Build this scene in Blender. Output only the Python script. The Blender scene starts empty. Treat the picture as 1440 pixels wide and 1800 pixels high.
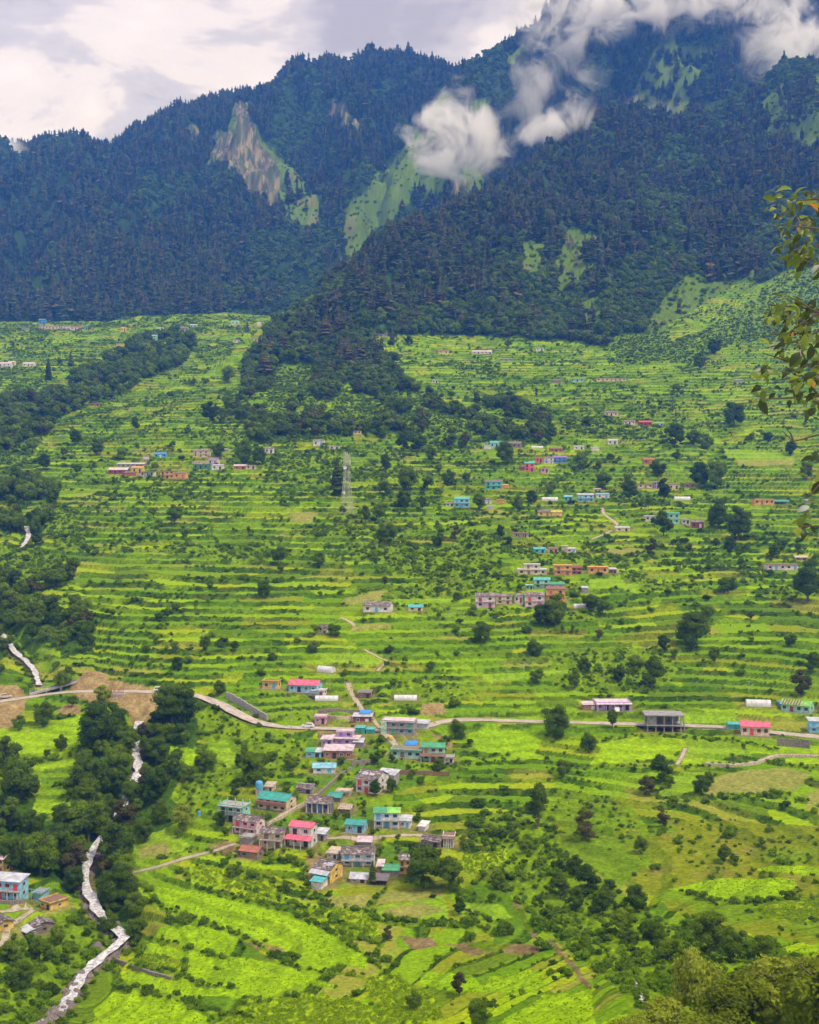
import bpy, math, random
import numpy as np
from math import radians as R
C = bpy.context.scene.collection
S = bpy.context.scene
rng = random.Random(7)
nr = np.random.default_rng(11)

# ---------------------------------------------------------------- camera, world, sun, exposure
F, CX, HY = 2173.0, 720.0, 830.0          # focal length, centre column and eye-level row of the 1440x1800 photograph
cam = bpy.data.cameras.new('camera'); cam_o = bpy.data.objects.new('camera', cam); C.objects.link(cam_o)
cam.sensor_fit = 'VERTICAL'; cam.sensor_height = 36.0; cam.lens = 36.0*F/1800.0
cam.shift_y = (HY-900.0)/1800.0
cam.clip_start = 0.1; cam.clip_end = 30000
cam_o.location = (0, 0, 0); cam_o.rotation_euler = (R(90), 0, 0)
S.camera = cam_o
SUN_EL, SUN_AZ = 58.0, 128.0              # azimuth measured clockwise from +Y
W = bpy.data.worlds.new('World'); S.world = W; W.use_nodes = True
def world():
    nt = W.node_tree; N = nt.nodes; L = nt.links; N.clear()
    out = N.new('ShaderNodeOutputWorld'); bg = N.new('ShaderNodeBackground')
    sky = N.new('ShaderNodeTexSky'); sky.sky_type = 'NISHITA'; sky.sun_disc = False
    sky.sun_elevation = R(SUN_EL); sky.sun_rotation = R(SUN_AZ)
    tc = N.new('ShaderNodeTexCoord')
    sep = N.new('ShaderNodeSeparateXYZ'); L.new(tc.outputs['Generated'], sep.inputs[0])
    # project the direction on a cloud deck
    def m(op, a, b=None, c=None):
        n = N.new('ShaderNodeMath'); n.operation = op
        for i, v in enumerate((a, b, c)):
            if v is None: continue
            if isinstance(v, (int, float)): n.inputs[i].default_value = v
            else: L.new(v, n.inputs[i])
        return n.outputs[0]
    zz = m('ADD', m('MAXIMUM', sep.outputs[2], 0.0), 0.14)
    cx = m('DIVIDE', sep.outputs[0], zz); cy = m('DIVIDE', sep.outputs[1], zz)
    com = N.new('ShaderNodeCombineXYZ'); L.new(cx, com.inputs[0]); L.new(cy, com.inputs[1])
    n1 = N.new('ShaderNodeTexNoise'); n1.inputs['Scale'].default_value = 2.9; n1.inputs['Detail'].default_value = 7; n1.inputs['Roughness'].default_value = 0.56
    n1.inputs['Distortion'].default_value = 0.35
    L.new(com.outputs[0], n1.inputs['Vector'])
    r1 = N.new('ShaderNodeValToRGB'); r1.color_ramp.interpolation = 'EASE'
    e = r1.color_ramp.elements
    e[0].position = 0.34; e[0].color = (0.42, 0.38, 0.46, 1)
    e[1].position = 0.66; e[1].color = (0.90, 0.82, 0.92, 1)
    x = e.new(0.46); x.color = (0.60, 0.55, 0.64, 1)
    x = e.new(0.54); x.color = (0.82, 0.74, 0.81, 1)
    L.new(n1.outputs[0], r1.inputs[0])
    sc = N.new('ShaderNodeVectorMath'); sc.operation = 'SCALE'; sc.inputs['Scale'].default_value = 14.8
    L.new(r1.outputs[0], sc.inputs[0])
    mx = N.new('ShaderNodeMix'); mx.data_type = 'RGBA'; mx.inputs['Factor'].default_value = 0.93
    L.new(sky.outputs[0], mx.inputs['A']); L.new(sc.outputs[0], mx.inputs['B'])
    L.new(mx.outputs['Result'], bg.inputs['Color']); bg.inputs['Strength'].default_value = 0.085
    L.new(bg.outputs[0], out.inputs[0])
world()
sun = bpy.data.lights.new('sun', 'SUN'); sun.energy = 2.8; sun.angle = R(9); sun.color = (1.0, 0.92, 0.76)
sun_o = bpy.data.objects.new('sun', sun); C.objects.link(sun_o)
sun_o.rotation_euler = (R(90-SUN_EL), 0, R(180-SUN_AZ))
S.view_settings.view_transform = 'Standard'; S.view_settings.look = 'None'; S.view_settings.exposure = 0.0; S.view_settings.gamma = 1
S.cycles.max_bounces = 10; S.cycles.diffuse_bounces = 2; S.cycles.glossy_bounces = 1; S.cycles.transmission_bounces = 2
S.cycles.volume_bounces = 1; S.cycles.transparent_max_bounces = 8; S.cycles.caustics_reflective = False
S.cycles.use_denoising = True

# ---------------------------------------------------------------- small maths
def hsh(ix, iy, seed):
    h = (ix.astype(np.int64)*374761393 + iy.astype(np.int64)*668265263 + seed*974634777) & 0xffffffff
    h = ((h ^ (h >> 13))*1274126177) & 0xffffffff
    h = ((h ^ (h >> 16))*2246822519) & 0xffffffff
    return ((h ^ (h >> 15)) & 0xffffff)/float(0xffffff)
def vn(x, y, seed=0):
    ix = np.floor(x); iy = np.floor(y); fx = x-ix; fy = y-iy
    fx = fx*fx*(3-2*fx); fy = fy*fy*(3-2*fy)
    a = hsh(ix, iy, seed); b = hsh(ix+1, iy, seed); c = hsh(ix, iy+1, seed); d = hsh(ix+1, iy+1, seed)
    return ((a*(1-fx)+b*fx)*(1-fy) + (c*(1-fx)+d*fx)*fy)*2-1
def fbm(x, y, seed=0, o=4, g=0.5):
    s = 0; a = 1; t = 0
    for k in range(o):
        s = s + a*vn(x*2**k, y*2**k, seed+k*17); t += a; a *= g
    return s/t
def sstep(a, b, x):
    t = np.clip((x-a)/(b-a), 0, 1); return t*t*(3-2*t)
def smax(a, b, k):
    h = np.clip(0.5+0.5*(a-b)/k, 0, 1); return b*(1-h)+a*h + k*h*(1-h)
def lerp(a, b, t): return a*(1-t)+b*t

# ---------------------------------------------------------------- object helpers
def tag(o, label=None, cat=None, group=None, kind=None):
    if label: o['label'] = label
    if cat: o['category'] = cat
    if group: o['group'] = group
    if kind: o['kind'] = kind
    return o
def empty(name, loc=(0, 0, 0), rz=0.0):
    o = bpy.data.objects.new(name, None); C.objects.link(o); o.location = loc; o.rotation_euler = (0, 0, rz); o.empty_display_size = 1; return o
def npmesh(name, V, Fc, mats=(), mi=None, smooth=False, cols=None, attr='tint'):
    """V (n,3); Fc (m,k) index array with k 3 or 4"""
    me = bpy.data.meshes.new(name); V = np.asarray(V, np.float32); Fc = np.asarray(Fc, np.int32)
    m, k = Fc.shape
    me.vertices.add(len(V)); me.vertices.foreach_set('co', V.ravel())
    me.loops.add(m*k); me.loops.foreach_set('vertex_index', Fc.ravel())
    me.polygons.add(m); me.polygons.foreach_set('loop_start', np.arange(0, m*k, k, dtype=np.int32))
    try: me.polygons.foreach_set('loop_total', np.full(m, k, np.int32))
    except Exception: pass
    if mi is not None: me.polygons.foreach_set('material_index', np.asarray(mi, np.int32))
    me.polygons.foreach_set('use_smooth', np.full(m, smooth, bool))
    for x in mats: me.materials.append(x)
    if cols is not None:
        a = me.attributes.new(attr, 'FLOAT_COLOR', 'POINT'); a.data.foreach_set('color', np.asarray(cols, np.float32).ravel())
    me.update(calc_edges=True); return me
def link(name, me, parent=None, loc=None):
    o = bpy.data.objects.new(name, me); C.objects.link(o)
    if parent: o.parent = parent
    if loc is not None: o.location = loc
    return o
class MB:
    def __init__(s): s.v = []; s.f = []; s.m = []
    def quad(s, p, m=0):
        b = len(s.v); s.v += [tuple(q) for q in p]; s.f.append(tuple(range(b, b+len(p)))); s.m.append(m); return s
    def box(s, x0, x1, y0, y1, z0, z1, m=0):
        b = len(s.v)
        s.v += [(x0, y0, z0), (x1, y0, z0), (x1, y1, z0), (x0, y1, z0), (x0, y0, z1), (x1, y0, z1), (x1, y1, z1), (x0, y1, z1)]
        for q in ((0, 3, 2, 1), (4, 5, 6, 7), (0, 1, 5, 4), (1, 2, 6, 5), (2, 3, 7, 6), (3, 0, 4, 7)): s.f.append(tuple(b+i for i in q)); s.m.append(m)
        return s
    def hull(s, P, faces, m=0):
        b = len(s.v); s.v += [tuple(q) for q in P]
        for q in faces: s.f.append(tuple(b+i for i in q)); s.m.append(m)
        return s
    def bar(s, a, b_, r, n=5, r2=None, m=0):
        a = np.array(a, float); c = np.array(b_, float); d = c-a; L = np.linalg.norm(d)
        if L < 1e-6: return s
        d /= L; up = np.array((0, 0, 1.)) if abs(d[2]) < .9 else np.array((1., 0, 0)); x = np.cross(d, up); x /= np.linalg.norm(x); y = np.cross(d, x)
        b = len(s.v); r2 = r if r2 is None else r2
        for (p, rr) in ((a, r), (c, r2)):
            for i in range(n):
                t = 2*math.pi*i/n; s.v.append(tuple(p+rr*(math.cos(t)*x+math.sin(t)*y)))
        for i in range(n): s.f.append((b+i, b+(i+1) % n, b+n+(i+1) % n, b+n+i)); s.m.append(m)
        s.f.append(tuple(b+i for i in range(n))[::-1]); s.m.append(m); s.f.append(tuple(b+n+i for i in range(n))); s.m.append(m)
        return s
    def build(s, name, mats, parent=None, smooth=False):
        me = bpy.data.meshes.new(name); me.from_pydata(s.v, [], s.f)
        for x in (mats if isinstance(mats, (list, tuple)) else [mats]): me.materials.append(x)
        for p, k in zip(me.polygons, s.m): p.material_index = k; p.use_smooth = smooth
        me.update(); return link(name, me, parent)

# ---------------------------------------------------------------- materials
_M = {}
def nodes(name):
    m = bpy.data.materials.new(name); m.use_nodes = True; nt = m.node_tree; nt.nodes.clear(); return m, nt.nodes, nt.links
def paint(name, col, rough=0.8, var=0.12, scale=1.2, dirt=0.25, metal=0.0):
    """weathered plain surface"""
    if name in _M: return _M[name]
    m, N, L = nodes(name); o = N.new('ShaderNodeOutputMaterial'); p = N.new('ShaderNodeBsdfPrincipled'); L.new(p.outputs[0], o.inputs[0])
    tc = N.new('ShaderNodeTexCoord'); n = N.new('ShaderNodeTexNoise'); n.inputs['Scale'].default_value = scale; n.inputs['Detail'].default_value = 6; n.inputs['Roughness'].default_value = 0.65
    L.new(tc.outputs['Object'], n.inputs['Vector'])
    r = N.new('ShaderNodeValToRGB'); e = r.color_ramp.elements
    d = tuple(lerp(c, k, dirt)*(1-var) for c, k in zip(col, (0.16, 0.13, 0.10)))
    e[0].position = 0.35; e[0].color = (*d, 1); e[1].position = 0.6; e[1].color = (*[min(1, c*(1+var*.5)) for c in col], 1)
    L.new(n.outputs[0], r.inputs[0]); L.new(r.outputs[0], p.inputs['Base Color'])
    p.inputs['Roughness'].default_value = rough; p.inputs['Metallic'].default_value = metal
    _M[name] = m; return m
def leafmat(name, cols, transl=0.25, rough=0.6):
    """foliage: one ramp of leaf colours; picks by the plant's own random value and each leaf's tint"""
    if name in _M: return _M[name]
    m, N, L = nodes(name); o = N.new('ShaderNodeOutputMaterial')
    oi = N.new('ShaderNodeObjectInfo'); at = N.new('ShaderNodeAttribute'); at.attribute_name = 'tint'
    a = N.new('ShaderNodeMath'); a.operation = 'MULTIPLY_ADD'; L.new(at.outputs['Fac'], a.inputs[0]); a.inputs[1].default_value = 0.42
    b = N.new('ShaderNodeMath'); b.operation = 'MULTIPLY'; L.new(oi.outputs['Random'], b.inputs[0]); b.inputs[1].default_value = 0.58
    L.new(b.outputs[0], a.inputs[2])
    r = N.new('ShaderNodeValToRGB'); e = r.color_ramp.elements
    n = len(cols)
    e[0].position = 0; e[0].color = (*cols[0], 1); e[1].position = 1; e[1].color = (*cols[-1], 1)
    for i in range(1, n-1): x = e.new(i/(n-1)); x.color = (*cols[i], 1)
    L.new(a.outputs[0], r.inputs[0])
    d = N.new('ShaderNodeBsdfDiffuse'); t = N.new('ShaderNodeBsdfTranslucent'); mx = N.new('ShaderNodeMixShader'); mx.inputs[0].default_value = transl
    L.new(r.outputs[0], d.inputs[0]); L.new(r.outputs[0], t.inputs[0]); L.new(d.outputs[0], mx.inputs[1]); L.new(t.outputs[0], mx.inputs[2])
    L.new(mx.outputs[0], o.inputs[0]); _M[name] = m; return m
# ---------------------------------------------------------------- terrain: base slopes given as depth profiles, mountains as ridges
def uof(px): return (np.asarray(px, float)-CX)/F
YR = np.concatenate([np.geomspace(8, 110, 50, endpoint=False), np.geomspace(110, 1300, 1230, endpoint=False), np.geomspace(1300, 1800, 190, endpoint=False),
                     np.linspace(1800, 3500, 300, endpoint=False), np.linspace(3500, 5400, 40)])
UC = np.linspace(-0.43, 0.43, 960)
NR, NC = len(YR), len(UC)
PXC = UC*F+CX
PROF = {
 -220: [(1950, 8), (1950, 140), (1800, 232), (1640, 272), (1520, 305), (1450, 325), (1300, 385), (1210, 425), (1100, 500), (950, 640), (830, 820), (700, 1100), (620, 1400), (572, 1650), (566, 1760), (580, 2200), (600, 5000)],
 0:    [(1950, 8), (1950, 140), (1800, 240), (1640, 280), (1580, 292), (1450, 330), (1300, 388), (1212, 425), (1100, 500), (950, 640), (830, 820), (700, 1100), (620, 1400), (568, 1650), (564, 1760), (580, 2200), (600, 5000)],
 160:  [(1950, 8), (1950, 150), (1800, 246), (1640, 292), (1520, 322), (1400, 352), (1300, 385), (1212, 418), (1100, 478), (950, 612), (830, 805), (700, 1090), (620, 1380), (566, 1650), (562, 1760), (580, 2200), (600, 5000)],
 300:  [(1950, 8), (1950, 145), (1800, 232), (1640, 280), (1520, 312), (1400, 350), (1300, 384), (1212, 418), (1100, 475), (950, 606), (830, 795), (720, 1045), (640, 1300), (560, 1650), (556, 1760), (580, 2200), (600, 5000)],
 480:  [(1950, 8), (1950, 140), (1800, 228), (1640, 274), (1520, 308), (1400, 345), (1290, 386), (1200, 424), (1100, 480), (950, 610), (830, 790), (720, 1030), (640, 1280), (563, 1650), (560, 1760), (580, 2200), (600, 5000)],
 720:  [(1950, 8), (1950, 130), (1800, 214), (1640, 268), (1520, 307), (1400, 348), (1275, 400), (1200, 430), (1100, 480), (950, 612), (830, 805), (720, 1010), (600, 1290), (540, 1700), (560, 2200), (600, 5000)],
 960:  [(1950, 8), (1950, 115), (1800, 192), (1640, 262), (1500, 312), (1400, 350), (1270, 405), (1200, 435), (1050, 520), (950, 620), (860, 785), (720, 1020), (610, 1280), (540, 1700), (560, 2200), (600, 5000)],
 1200: [(1950, 8), (1950, 95), (1800, 145), (1700, 205), (1600, 262), (1500, 302), (1400, 345), (1275, 400), (1200, 432), (1050, 520), (950, 612), (870, 775), (665, 1130), (600, 1270), (520, 1700), (560, 2200), (600, 5000)],
 1440: [(1950, 8), (1950, 85), (1800, 120), (1700, 180), (1600, 250), (1500, 292), (1400, 334), (1285, 385), (1200, 420), (1000, 560), (880, 740), (700, 1050), (590, 1250), (480, 1650), (560, 2200), (600, 5000)],
 1700: [(1950, 8), (1950, 80), (1800, 110), (1700, 170), (1600, 240), (1500, 285), (1400, 325), (1285, 375), (1200, 410), (1000, 550), (880, 720), (700, 1010), (580, 1220), (450, 1600), (560, 2200), (600, 5000)],
}
def base_grid():
    keys = sorted(PROF); lg = np.log(YR); fine = np.linspace(lg[0], lg[-1], 1500); st = fine[1]-fine[0]
    k = np.exp(-0.5*(np.arange(-60, 61)*st/0.035)**2); k /= k.sum(); cols = []
    for c in keys:
        ys = np.array([p[1] for p in PROF[c]], float); zs = np.array([(HY-p[0])/F*p[1] for p in PROF[c]])
        z = np.interp(fine, np.log(ys), zs); zp = np.pad(z, 60, mode='edge'); z = np.convolve(zp, k, 'valid'); cols.append(z)
    cols = np.array(cols)
    # between columns: smooth in the column direction
    pxf = np.linspace(PXC[0], PXC[-1], 400); out = np.empty((len(fine), 400))
    for j in range(len(fine)): out[j] = np.interp(pxf, keys, cols[:, j])
    kk = np.exp(-0.5*(np.arange(-40, 41)/12.0)**2); kk /= kk.sum()
    op = np.pad(out, ((0, 0), (40, 40)), mode='edge'); sm = np.zeros_like(out)
    for i, w in enumerate(kk): sm += w*op[:, i:i+400]
    fj = np.interp(lg, fine, np.arange(len(fine))); fi = np.interp(PXC, pxf, np.arange(400))
    j0 = np.clip(fj.astype(int), 0, len(fine)-2); i0 = np.clip(fi.astype(int), 0, 398); tj = (fj-j0)[:, None]; ti = (fi-i0)[None, :]
    return (sm[j0][:, i0]*(1-ti)+sm[j0][:, i0+1]*ti)*(1-tj)+(sm[j0+1][:, i0]*(1-ti)+sm[j0+1][:, i0+1]*ti)*tj
Yg = np.repeat(YR[:, None], NC, 1); Xg = UC[None, :]*Yg; PX = np.repeat(PXC[None, :], NR, 0)
Zb = base_grid()
def ridge(crest, foot, power=1.0, back=0.55, jag=6.0, seed=1, relief=0, rs=150.):
    """crest, foot: lists of (px, py, Y)"""
    c = np.array(crest, float); f = np.array(foot, float)
    cpy = np.interp(PXC, c[:, 0], c[:, 1]); cY = np.interp(PXC, c[:, 0], c[:, 2]); fpy = np.interp(PXC, f[:, 0], f[:, 1]); fY = np.interp(PXC, f[:, 0], f[:, 2])
    zc = (HY-cpy)/F*cY; zf = (HY-fpy)/F*fY
    s = (Yg-fY)/(cY-fY); z = np.where(s < 0, zf-0.35*(fY-Yg), np.where(s <= 1, zf+(zc-zf)*np.clip(s, 0, 1)**power, zc-back*(Yg-cY)))
    if relief:
        w = np.clip(s, 0, 1.0)*np.clip(1.06-s, 0, 1)*4
        n = 1-np.abs(fbm(Xg/rs+0.25*fbm(Xg/rs, Yg/rs, seed+5), Yg/(rs*2.6), seed, 4, 0.55))*2.2
        z = z + relief*(n-0.35)*w + relief*.35*fbm(Xg/60, Yg/60, seed+9, 3)*w
    z = z + jag*fbm(Xg/45, Yg/90, seed+3, 3)*np.clip(s*2, 0, 1)
    return z, s
CRB = [(-400, 900, 1300), (380, 700, 1350), (440, 610, 1400), (490, 572, 1440), (545, 540, 1470), (600, 492, 1500), (640, 445, 1520), (680, 412, 1540), (760, 400, 1600), (850, 362, 1700), (920, 308, 1800), (980, 250, 1900),
       (1040, 214, 1950), (1100, 202, 2000), (1180, 202, 2050), (1260, 190, 2080), (1330, 165, 2080), (1380, 120, 2060), (1440, 108, 2040), (1700, 60, 2000)]
FTB = [(-400, 900, 1100), (400, 700, 1150), (600, 640, 1180), (800, 620, 1230), (1000, 610, 1250), (1100, 600, 1260), (1250, 590, 1260), (1440, 560, 1260), (1700, 540, 1230)]
CRC = [(-400, 200, 3000), (-100, 262, 3000), (0, 258, 3000), (50, 262, 3000), (110, 255, 3000), (150, 258, 3000), (178, 275, 3000), (210, 262, 3000), (250, 240, 3000), (290, 215, 3020), (340, 195, 3050), (400, 184, 3050), (460, 165, 3080), (485, 140, 3100),
       (505, 110, 3120), (530, 96, 3120), (560, 98, 3120), (600, 94, 3120), (640, 90, 3120), (680, 98, 3100), (720, 104, 3100), (770, 125, 3100), (800, 140, 3100), (900, 150, 3100), (1700, 160, 3100)]
FTC = [(-400, 600, 1880), (500, 600, 1880), (700, 560, 2050), (1700, 560, 2100)]
CRD = [(-400, 900, 2300), (500, 620, 2250), (570, 500, 2300), (600, 430, 2330), (630, 375, 2380), (660, 325, 2440), (700, 275, 2500), (740, 225, 2560), (775, 175, 2600), (800, 138, 2620), (830, 112, 2640), (870, 92, 2660), (910, 72, 2680), (940, 56, 2700), (955, 30, 2700), (972, 4, 2700), (1000, -40, 2700),
       (1060, -110, 2720), (1200, -180, 2750), (1440, -240, 2750), (1700, -260, 2750)]
FTD = [(-400, 700, 1950), (560, 600, 2000), (800, 520, 2050), (1100, 420, 2150), (1700, 400, 2200)]
zB, sB = ridge(CRB, FTB, 1.0, 0.75, 4, 21, 42, 170)
zC, sC = ridge(CRC, FTC, 1.05, 0.6, 6, 31, 125, 240)
zD, sD = ridge(CRD, FTD, 1.0, 0.6, 6, 41, 110, 210)
# slopes: broad undulation
amp = sstep(230, 700, Yg)
Zb = Zb + 9.0*sstep(330, 500, Yg)*fbm(Xg/150, Yg/150, 33, 2) + 5.0*amp*fbm(Xg/75, Yg/80, 3, 3) + 0.5*fbm(Xg/22, Yg/30, 4, 2) + 7*sstep(700, 1200, Yg)*fbm(Xg/170, Yg/260, 5, 2)
Z0 = smax(Zb, zB, 14.0)
far = np.maximum(zC, zD)
LAY = np.where(far > Z0, np.where(zD > zC, 3, 2), np.where(zB > Zb, 1, 0))
Z0 = np.maximum(Z0, far)
def pyof(Z): return HY-F*Z/Yg

# ---------------------------------------------------------------- land cover, traced on the hillside
XO, MW, MH = 400, 2300, 2200
cov = np.zeros((MH, MW), np.uint8)
T_, CON, WOOD, SCRUB, GRASS, ROCK, DIRT, PLAIN, CROP, TAN, MAIZE, LAWN, PADC = range(13)
def fillp(poly, v):
    P = np.array(poly, float); P[:, 0] += XO
    y0, y1 = int(max(0, P[:, 1].min())), int(min(MH-1, P[:, 1].max()))
    n = len(P)
    for y in range(y0, y1+1):
        xs = []
        for i in range(n):
            a, b = P[i], P[(i+1) % n]
            if (a[1] <= y+.5) != (b[1] <= y+.5): xs.append(a[0]+(y+.5-a[1])*(b[0]-a[0])/(b[1]-a[1]))
        xs.sort()
        for k in range(0, len(xs)-1, 2): cov[y, int(max(0, xs[k])):int(min(MW, xs[k+1]+1))] = v
def linep(poly, w, v):
    for a, b in zip(poly[:-1], poly[1:]):
        dx, dy = b[0]-a[0], b[1]-a[1]; L = math.hypot(dx, dy)+1e-6; nx, ny = -dy/L*w/2, dx/L*w/2
        fillp([(a[0]+nx, a[1]+ny), (b[0]+nx, b[1]+ny), (b[0]-nx, b[1]-ny), (a[0]-nx, a[1]-ny)], v)
# woods and forest
fillp([(430, 640), (480, 575), (545, 535), (640, 430), (760, 390), (1040, 180), (1440, 60), (1840, 0), (1840, 420), (1440, 450), (1330, 500), (1250, 560), (1160, 595), (1100, 615), (1000, 600), (820, 590), (680, 590), (600, 610), (540, 650), (490, 690), (430, 700)], WOOD)
fillp([(600, 500), (640, 430), (760, 390), (1040, 180), (1220, 180), (1280, 260), (1200, 350), (1150, 440), (1060, 480), (960, 470), (880, 440), (860, 530), (700, 560), (620, 560)], CON)
fillp([(1210, 270), (1440, 200), (1840, 200), (1840, 330), (1440, 350), (1360, 340), (1300, 440), (1200, 450)], CON)
fillp([(500, 600), (560, 540), (620, 500), (640, 560), (560, 620)], CON)
fillp([(1120, 350), (1180, 240), (1220, 250), (1260, 330), (1200, 380), (1140, 400)], WOOD)
fillp([(1335, 180), (1370, 150), (1440, 130), (1840, 100), (1840, 300), (1400, 260), (1345, 240)], GRASS)
fillp([(1380, 160), (1420, 150), (1430, 180), (1390, 190)], WOOD)
for p in ([(1000, 405), (1048, 412), (1045, 460), (1015, 510), (1000, 545), (975, 530), (978, 470)], [(1200, 490), (1290, 470), (1330, 440), (1350, 470), (1300, 520), (1220, 560), (1150, 590), (1130, 570)], [(925, 425), (960, 420), (965, 470), (930, 500), (915, 460)], [(1020, 515), (1050, 510), (1062, 560), (1062, 585), (1020, 580)]): fillp(p, GRASS)
fillp([(1180, 540), (1320, 480), (1340, 520), (1240, 580), (1180, 590)], GRASS)
fillp([(1060, 595), (1180, 580), (1330, 500), (1840, 430), (1840, 560), (1440, 560), (1300, 600), (1200, 640), (1100, 640)], SCRUB)
fillp([(1170, 570), (1250, 530), (1310, 490), (1340, 500), (1320, 540), (1240, 580), (1180, 600)], T_)
fillp([(0, 800), (0, 700), (70, 695), (140, 665), (200, 625), (240, 598), (300, 590), (340, 612), (320, 640), (250, 668), (200, 700), (110, 735), (60, 790), (30, 840), (0, 860)], WOOD)
fillp([(-400, 640), (-100, 640), (0, 700), (0, 860), (-400, 860)], WOOD)
fillp([(395, 720), (450, 660), (480, 640), (500, 610), (560, 590), (640, 600), (690, 640), (720, 680), (770, 700), (880, 700), (975, 745), (960, 770), (900, 790), (780, 790), (640, 760), (560, 775), (440, 780), (430, 745)], WOOD)
fillp([(490, 640), (560, 640), (540, 700), (480, 740), (470, 700)], SCRUB)
fillp([(600, 680), (690, 720), (640, 750), (570, 740)], SCRUB)
fillp([(0, 835), (60, 850), (100, 880), (90, 940), (40, 930), (-60, 960), (-400, 1000), (-400, 860), (-100, 850)], WOOD)
fillp([(-400, 960), (0, 960), (60, 950), (110, 990), (150, 1050), (160, 1110), (170, 1195), (90, 1212), (60, 1150), (20, 1100), (-400, 1060)], WOOD)
fillp([(-400, 1100), (0, 1105), (30, 1160), (50, 1215), (-400, 1215)], WOOD)
fillp([(80, 880), (130, 900), (150, 960), (110, 970), (80, 930)], SCRUB)
fillp([(150, 1240), (230, 1290), (340, 1225), (350, 1290), (300, 1400), (330, 1430), (230, 1500), (240, 1640), (200, 1650), (150, 1590), (100, 1540), (-400, 1540), (-400, 1440), (100, 1440), (150, 1330)], WOOD)
fillp([(-400, 1330), (20, 1340), (60, 1400), (60, 1440), (-400, 1440)], WOOD)
fillp([(-400, 1600), (0, 1650), (100, 1590), (215, 1650), (150, 1700), (70, 1800), (50, 2100), (-400, 2100)], SCRUB)
fillp([(880, 1500), (960, 1475), (1080, 1560), (1180, 1620), (1300, 1650), (1440, 1690), (1840, 1690), (1840, 2200), (1150, 2200), (1100, 1760), (1040, 1700), (960, 1640), (900, 1580)], SCRUB)
fillp([(330, 1330), (380, 1300), (480, 1290), (540, 1300), (545, 1340), (470, 1380), (380, 1390), (340, 1440), (310, 1420)], SCRUB)
fillp([(345, 1235), (400, 1250), (440, 1280), (470, 1290), (380, 1320), (350, 1290)], SCRUB)
fillp([(820, 1440), (1000, 1400), (1060, 1430), (1040, 1470), (980, 1500), (900, 1500), (830, 1480)], SCRUB)
fillp([(960, 1150), (1060, 1140), (1160, 1140), (1190, 1180), (1150, 1215), (1040, 1215), (980, 1210)], SCRUB)
# open grassy slope right of the lower gully
fillp([(1080, 1480), (1180, 1440), (1300, 1440), (1440, 1450), (1840, 1450), (1840, 1660), (1440, 1660), (1300, 1640), (1180, 1600), (1100, 1540)], PLAIN)
fillp([(960, 1430), (1090, 1400), (1160, 1470), (1090, 1560), (1000, 1500)], PLAIN)
# far mountain cover
fillp([(380, 235), (400, 225), (425, 175), (438, 185), (450, 230), (470, 260), (520, 300), (560, 350), (560, 400), (500, 390), (470, 340), (440, 345), (425, 300), (385, 280), (365, 290)], GRASS)
fillp([(600, 400), (610, 370), (650, 330), (700, 270), (740, 220), (780, 160), (800, 180), (740, 300), (690, 390), (640, 440), (600, 470)], GRASS)
fillp([(690, 300), (760, 300), (840, 290), (860, 330), (800, 350), (740, 340), (680, 380)], GRASS)
fillp([(1115, 160), (1155, 85), (1215, 82), (1255, 95), (1225, 150), (1215, 215), (1125, 205)], GRASS)
fillp([(890, 100), (920, 70), (945, 55), (930, 90), (900, 120)], GRASS)
fillp([(830, 185), (860, 175), (870, 200), (840, 205)], GRASS)
for p in ([(420, 178), (438, 182), (446, 225), (462, 262), (490, 300), (486, 372), (468, 380), (462, 345), (440, 348), (424, 305), (384, 286), (368, 268), (388, 236), (416, 228)], [(320, 222), (345, 222), (352, 240), (335, 245)], 
          [(585, 170), (605, 190), (632, 230), (610, 230), (580, 205)], [(985, 160), (1010, 165), (1015, 190), (990, 180)], [(790, 315), (820, 315), (822, 335), (795, 342)], [(222, 275), (232, 270), (228, 292)], [(1000, 415), (1008, 420), (1005, 440), (996, 430)]): fillp(p, ROCK)
# earthworks by the stream and other bare ground
fillp([(-400, 1205), (-50, 1200), (30, 1205), (50, 1225), (40, 1250), (10, 1290), (-400, 1310)], DIRT)
fillp([(118, 1216), (132, 1196), (150, 1180), (175, 1176), (195, 1195), (240, 1200), (288, 1210), (290, 1222), (276, 1240), (262, 1272), (244, 1274), (222, 1250), (196, 1232), (140, 1232)], DIRT)
fillp([(98, 1246), (120, 1232), (145, 1240), (140, 1252), (104, 1254)], DIRT)
fillp([(505, 898), (560, 898), (545, 915), (515, 912)], TAN)
fillp([(700, 1645), (760, 1650), (770, 1662), (730, 1672)], DIRT)
fillp([(785, 1658), (860, 1655), (950, 1662), (940, 1678), (870, 1672), (830, 1682)], DIRT)
linep([(905, 1585), (925, 1610), (940, 1650)], 9, DIRT)
linep([(965, 1650), (1000, 1690), (1040, 1735)], 7, DIRT)
fillp([(430, 1655), (500, 1665), (500, 1675), (450, 1668)], DIRT)
fillp([(740, 1238), (775, 1232), (785, 1250), (740, 1255)], DIRT)
fillp([(370, 1486), (410, 1480), (415, 1498), (375, 1505)], DIRT)
fillp([(560, 1280), (600, 1262), (640, 1268), (700, 1285), (790, 1290), (800, 1340), (770, 1350), (690, 1400), (680, 1480), (760, 1500), (700, 1520), (600, 1560), (540, 1560), (540, 1500), (430, 1490), (400, 1455), (430, 1420), (520, 1400), (555, 1340)], PADC)
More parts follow.
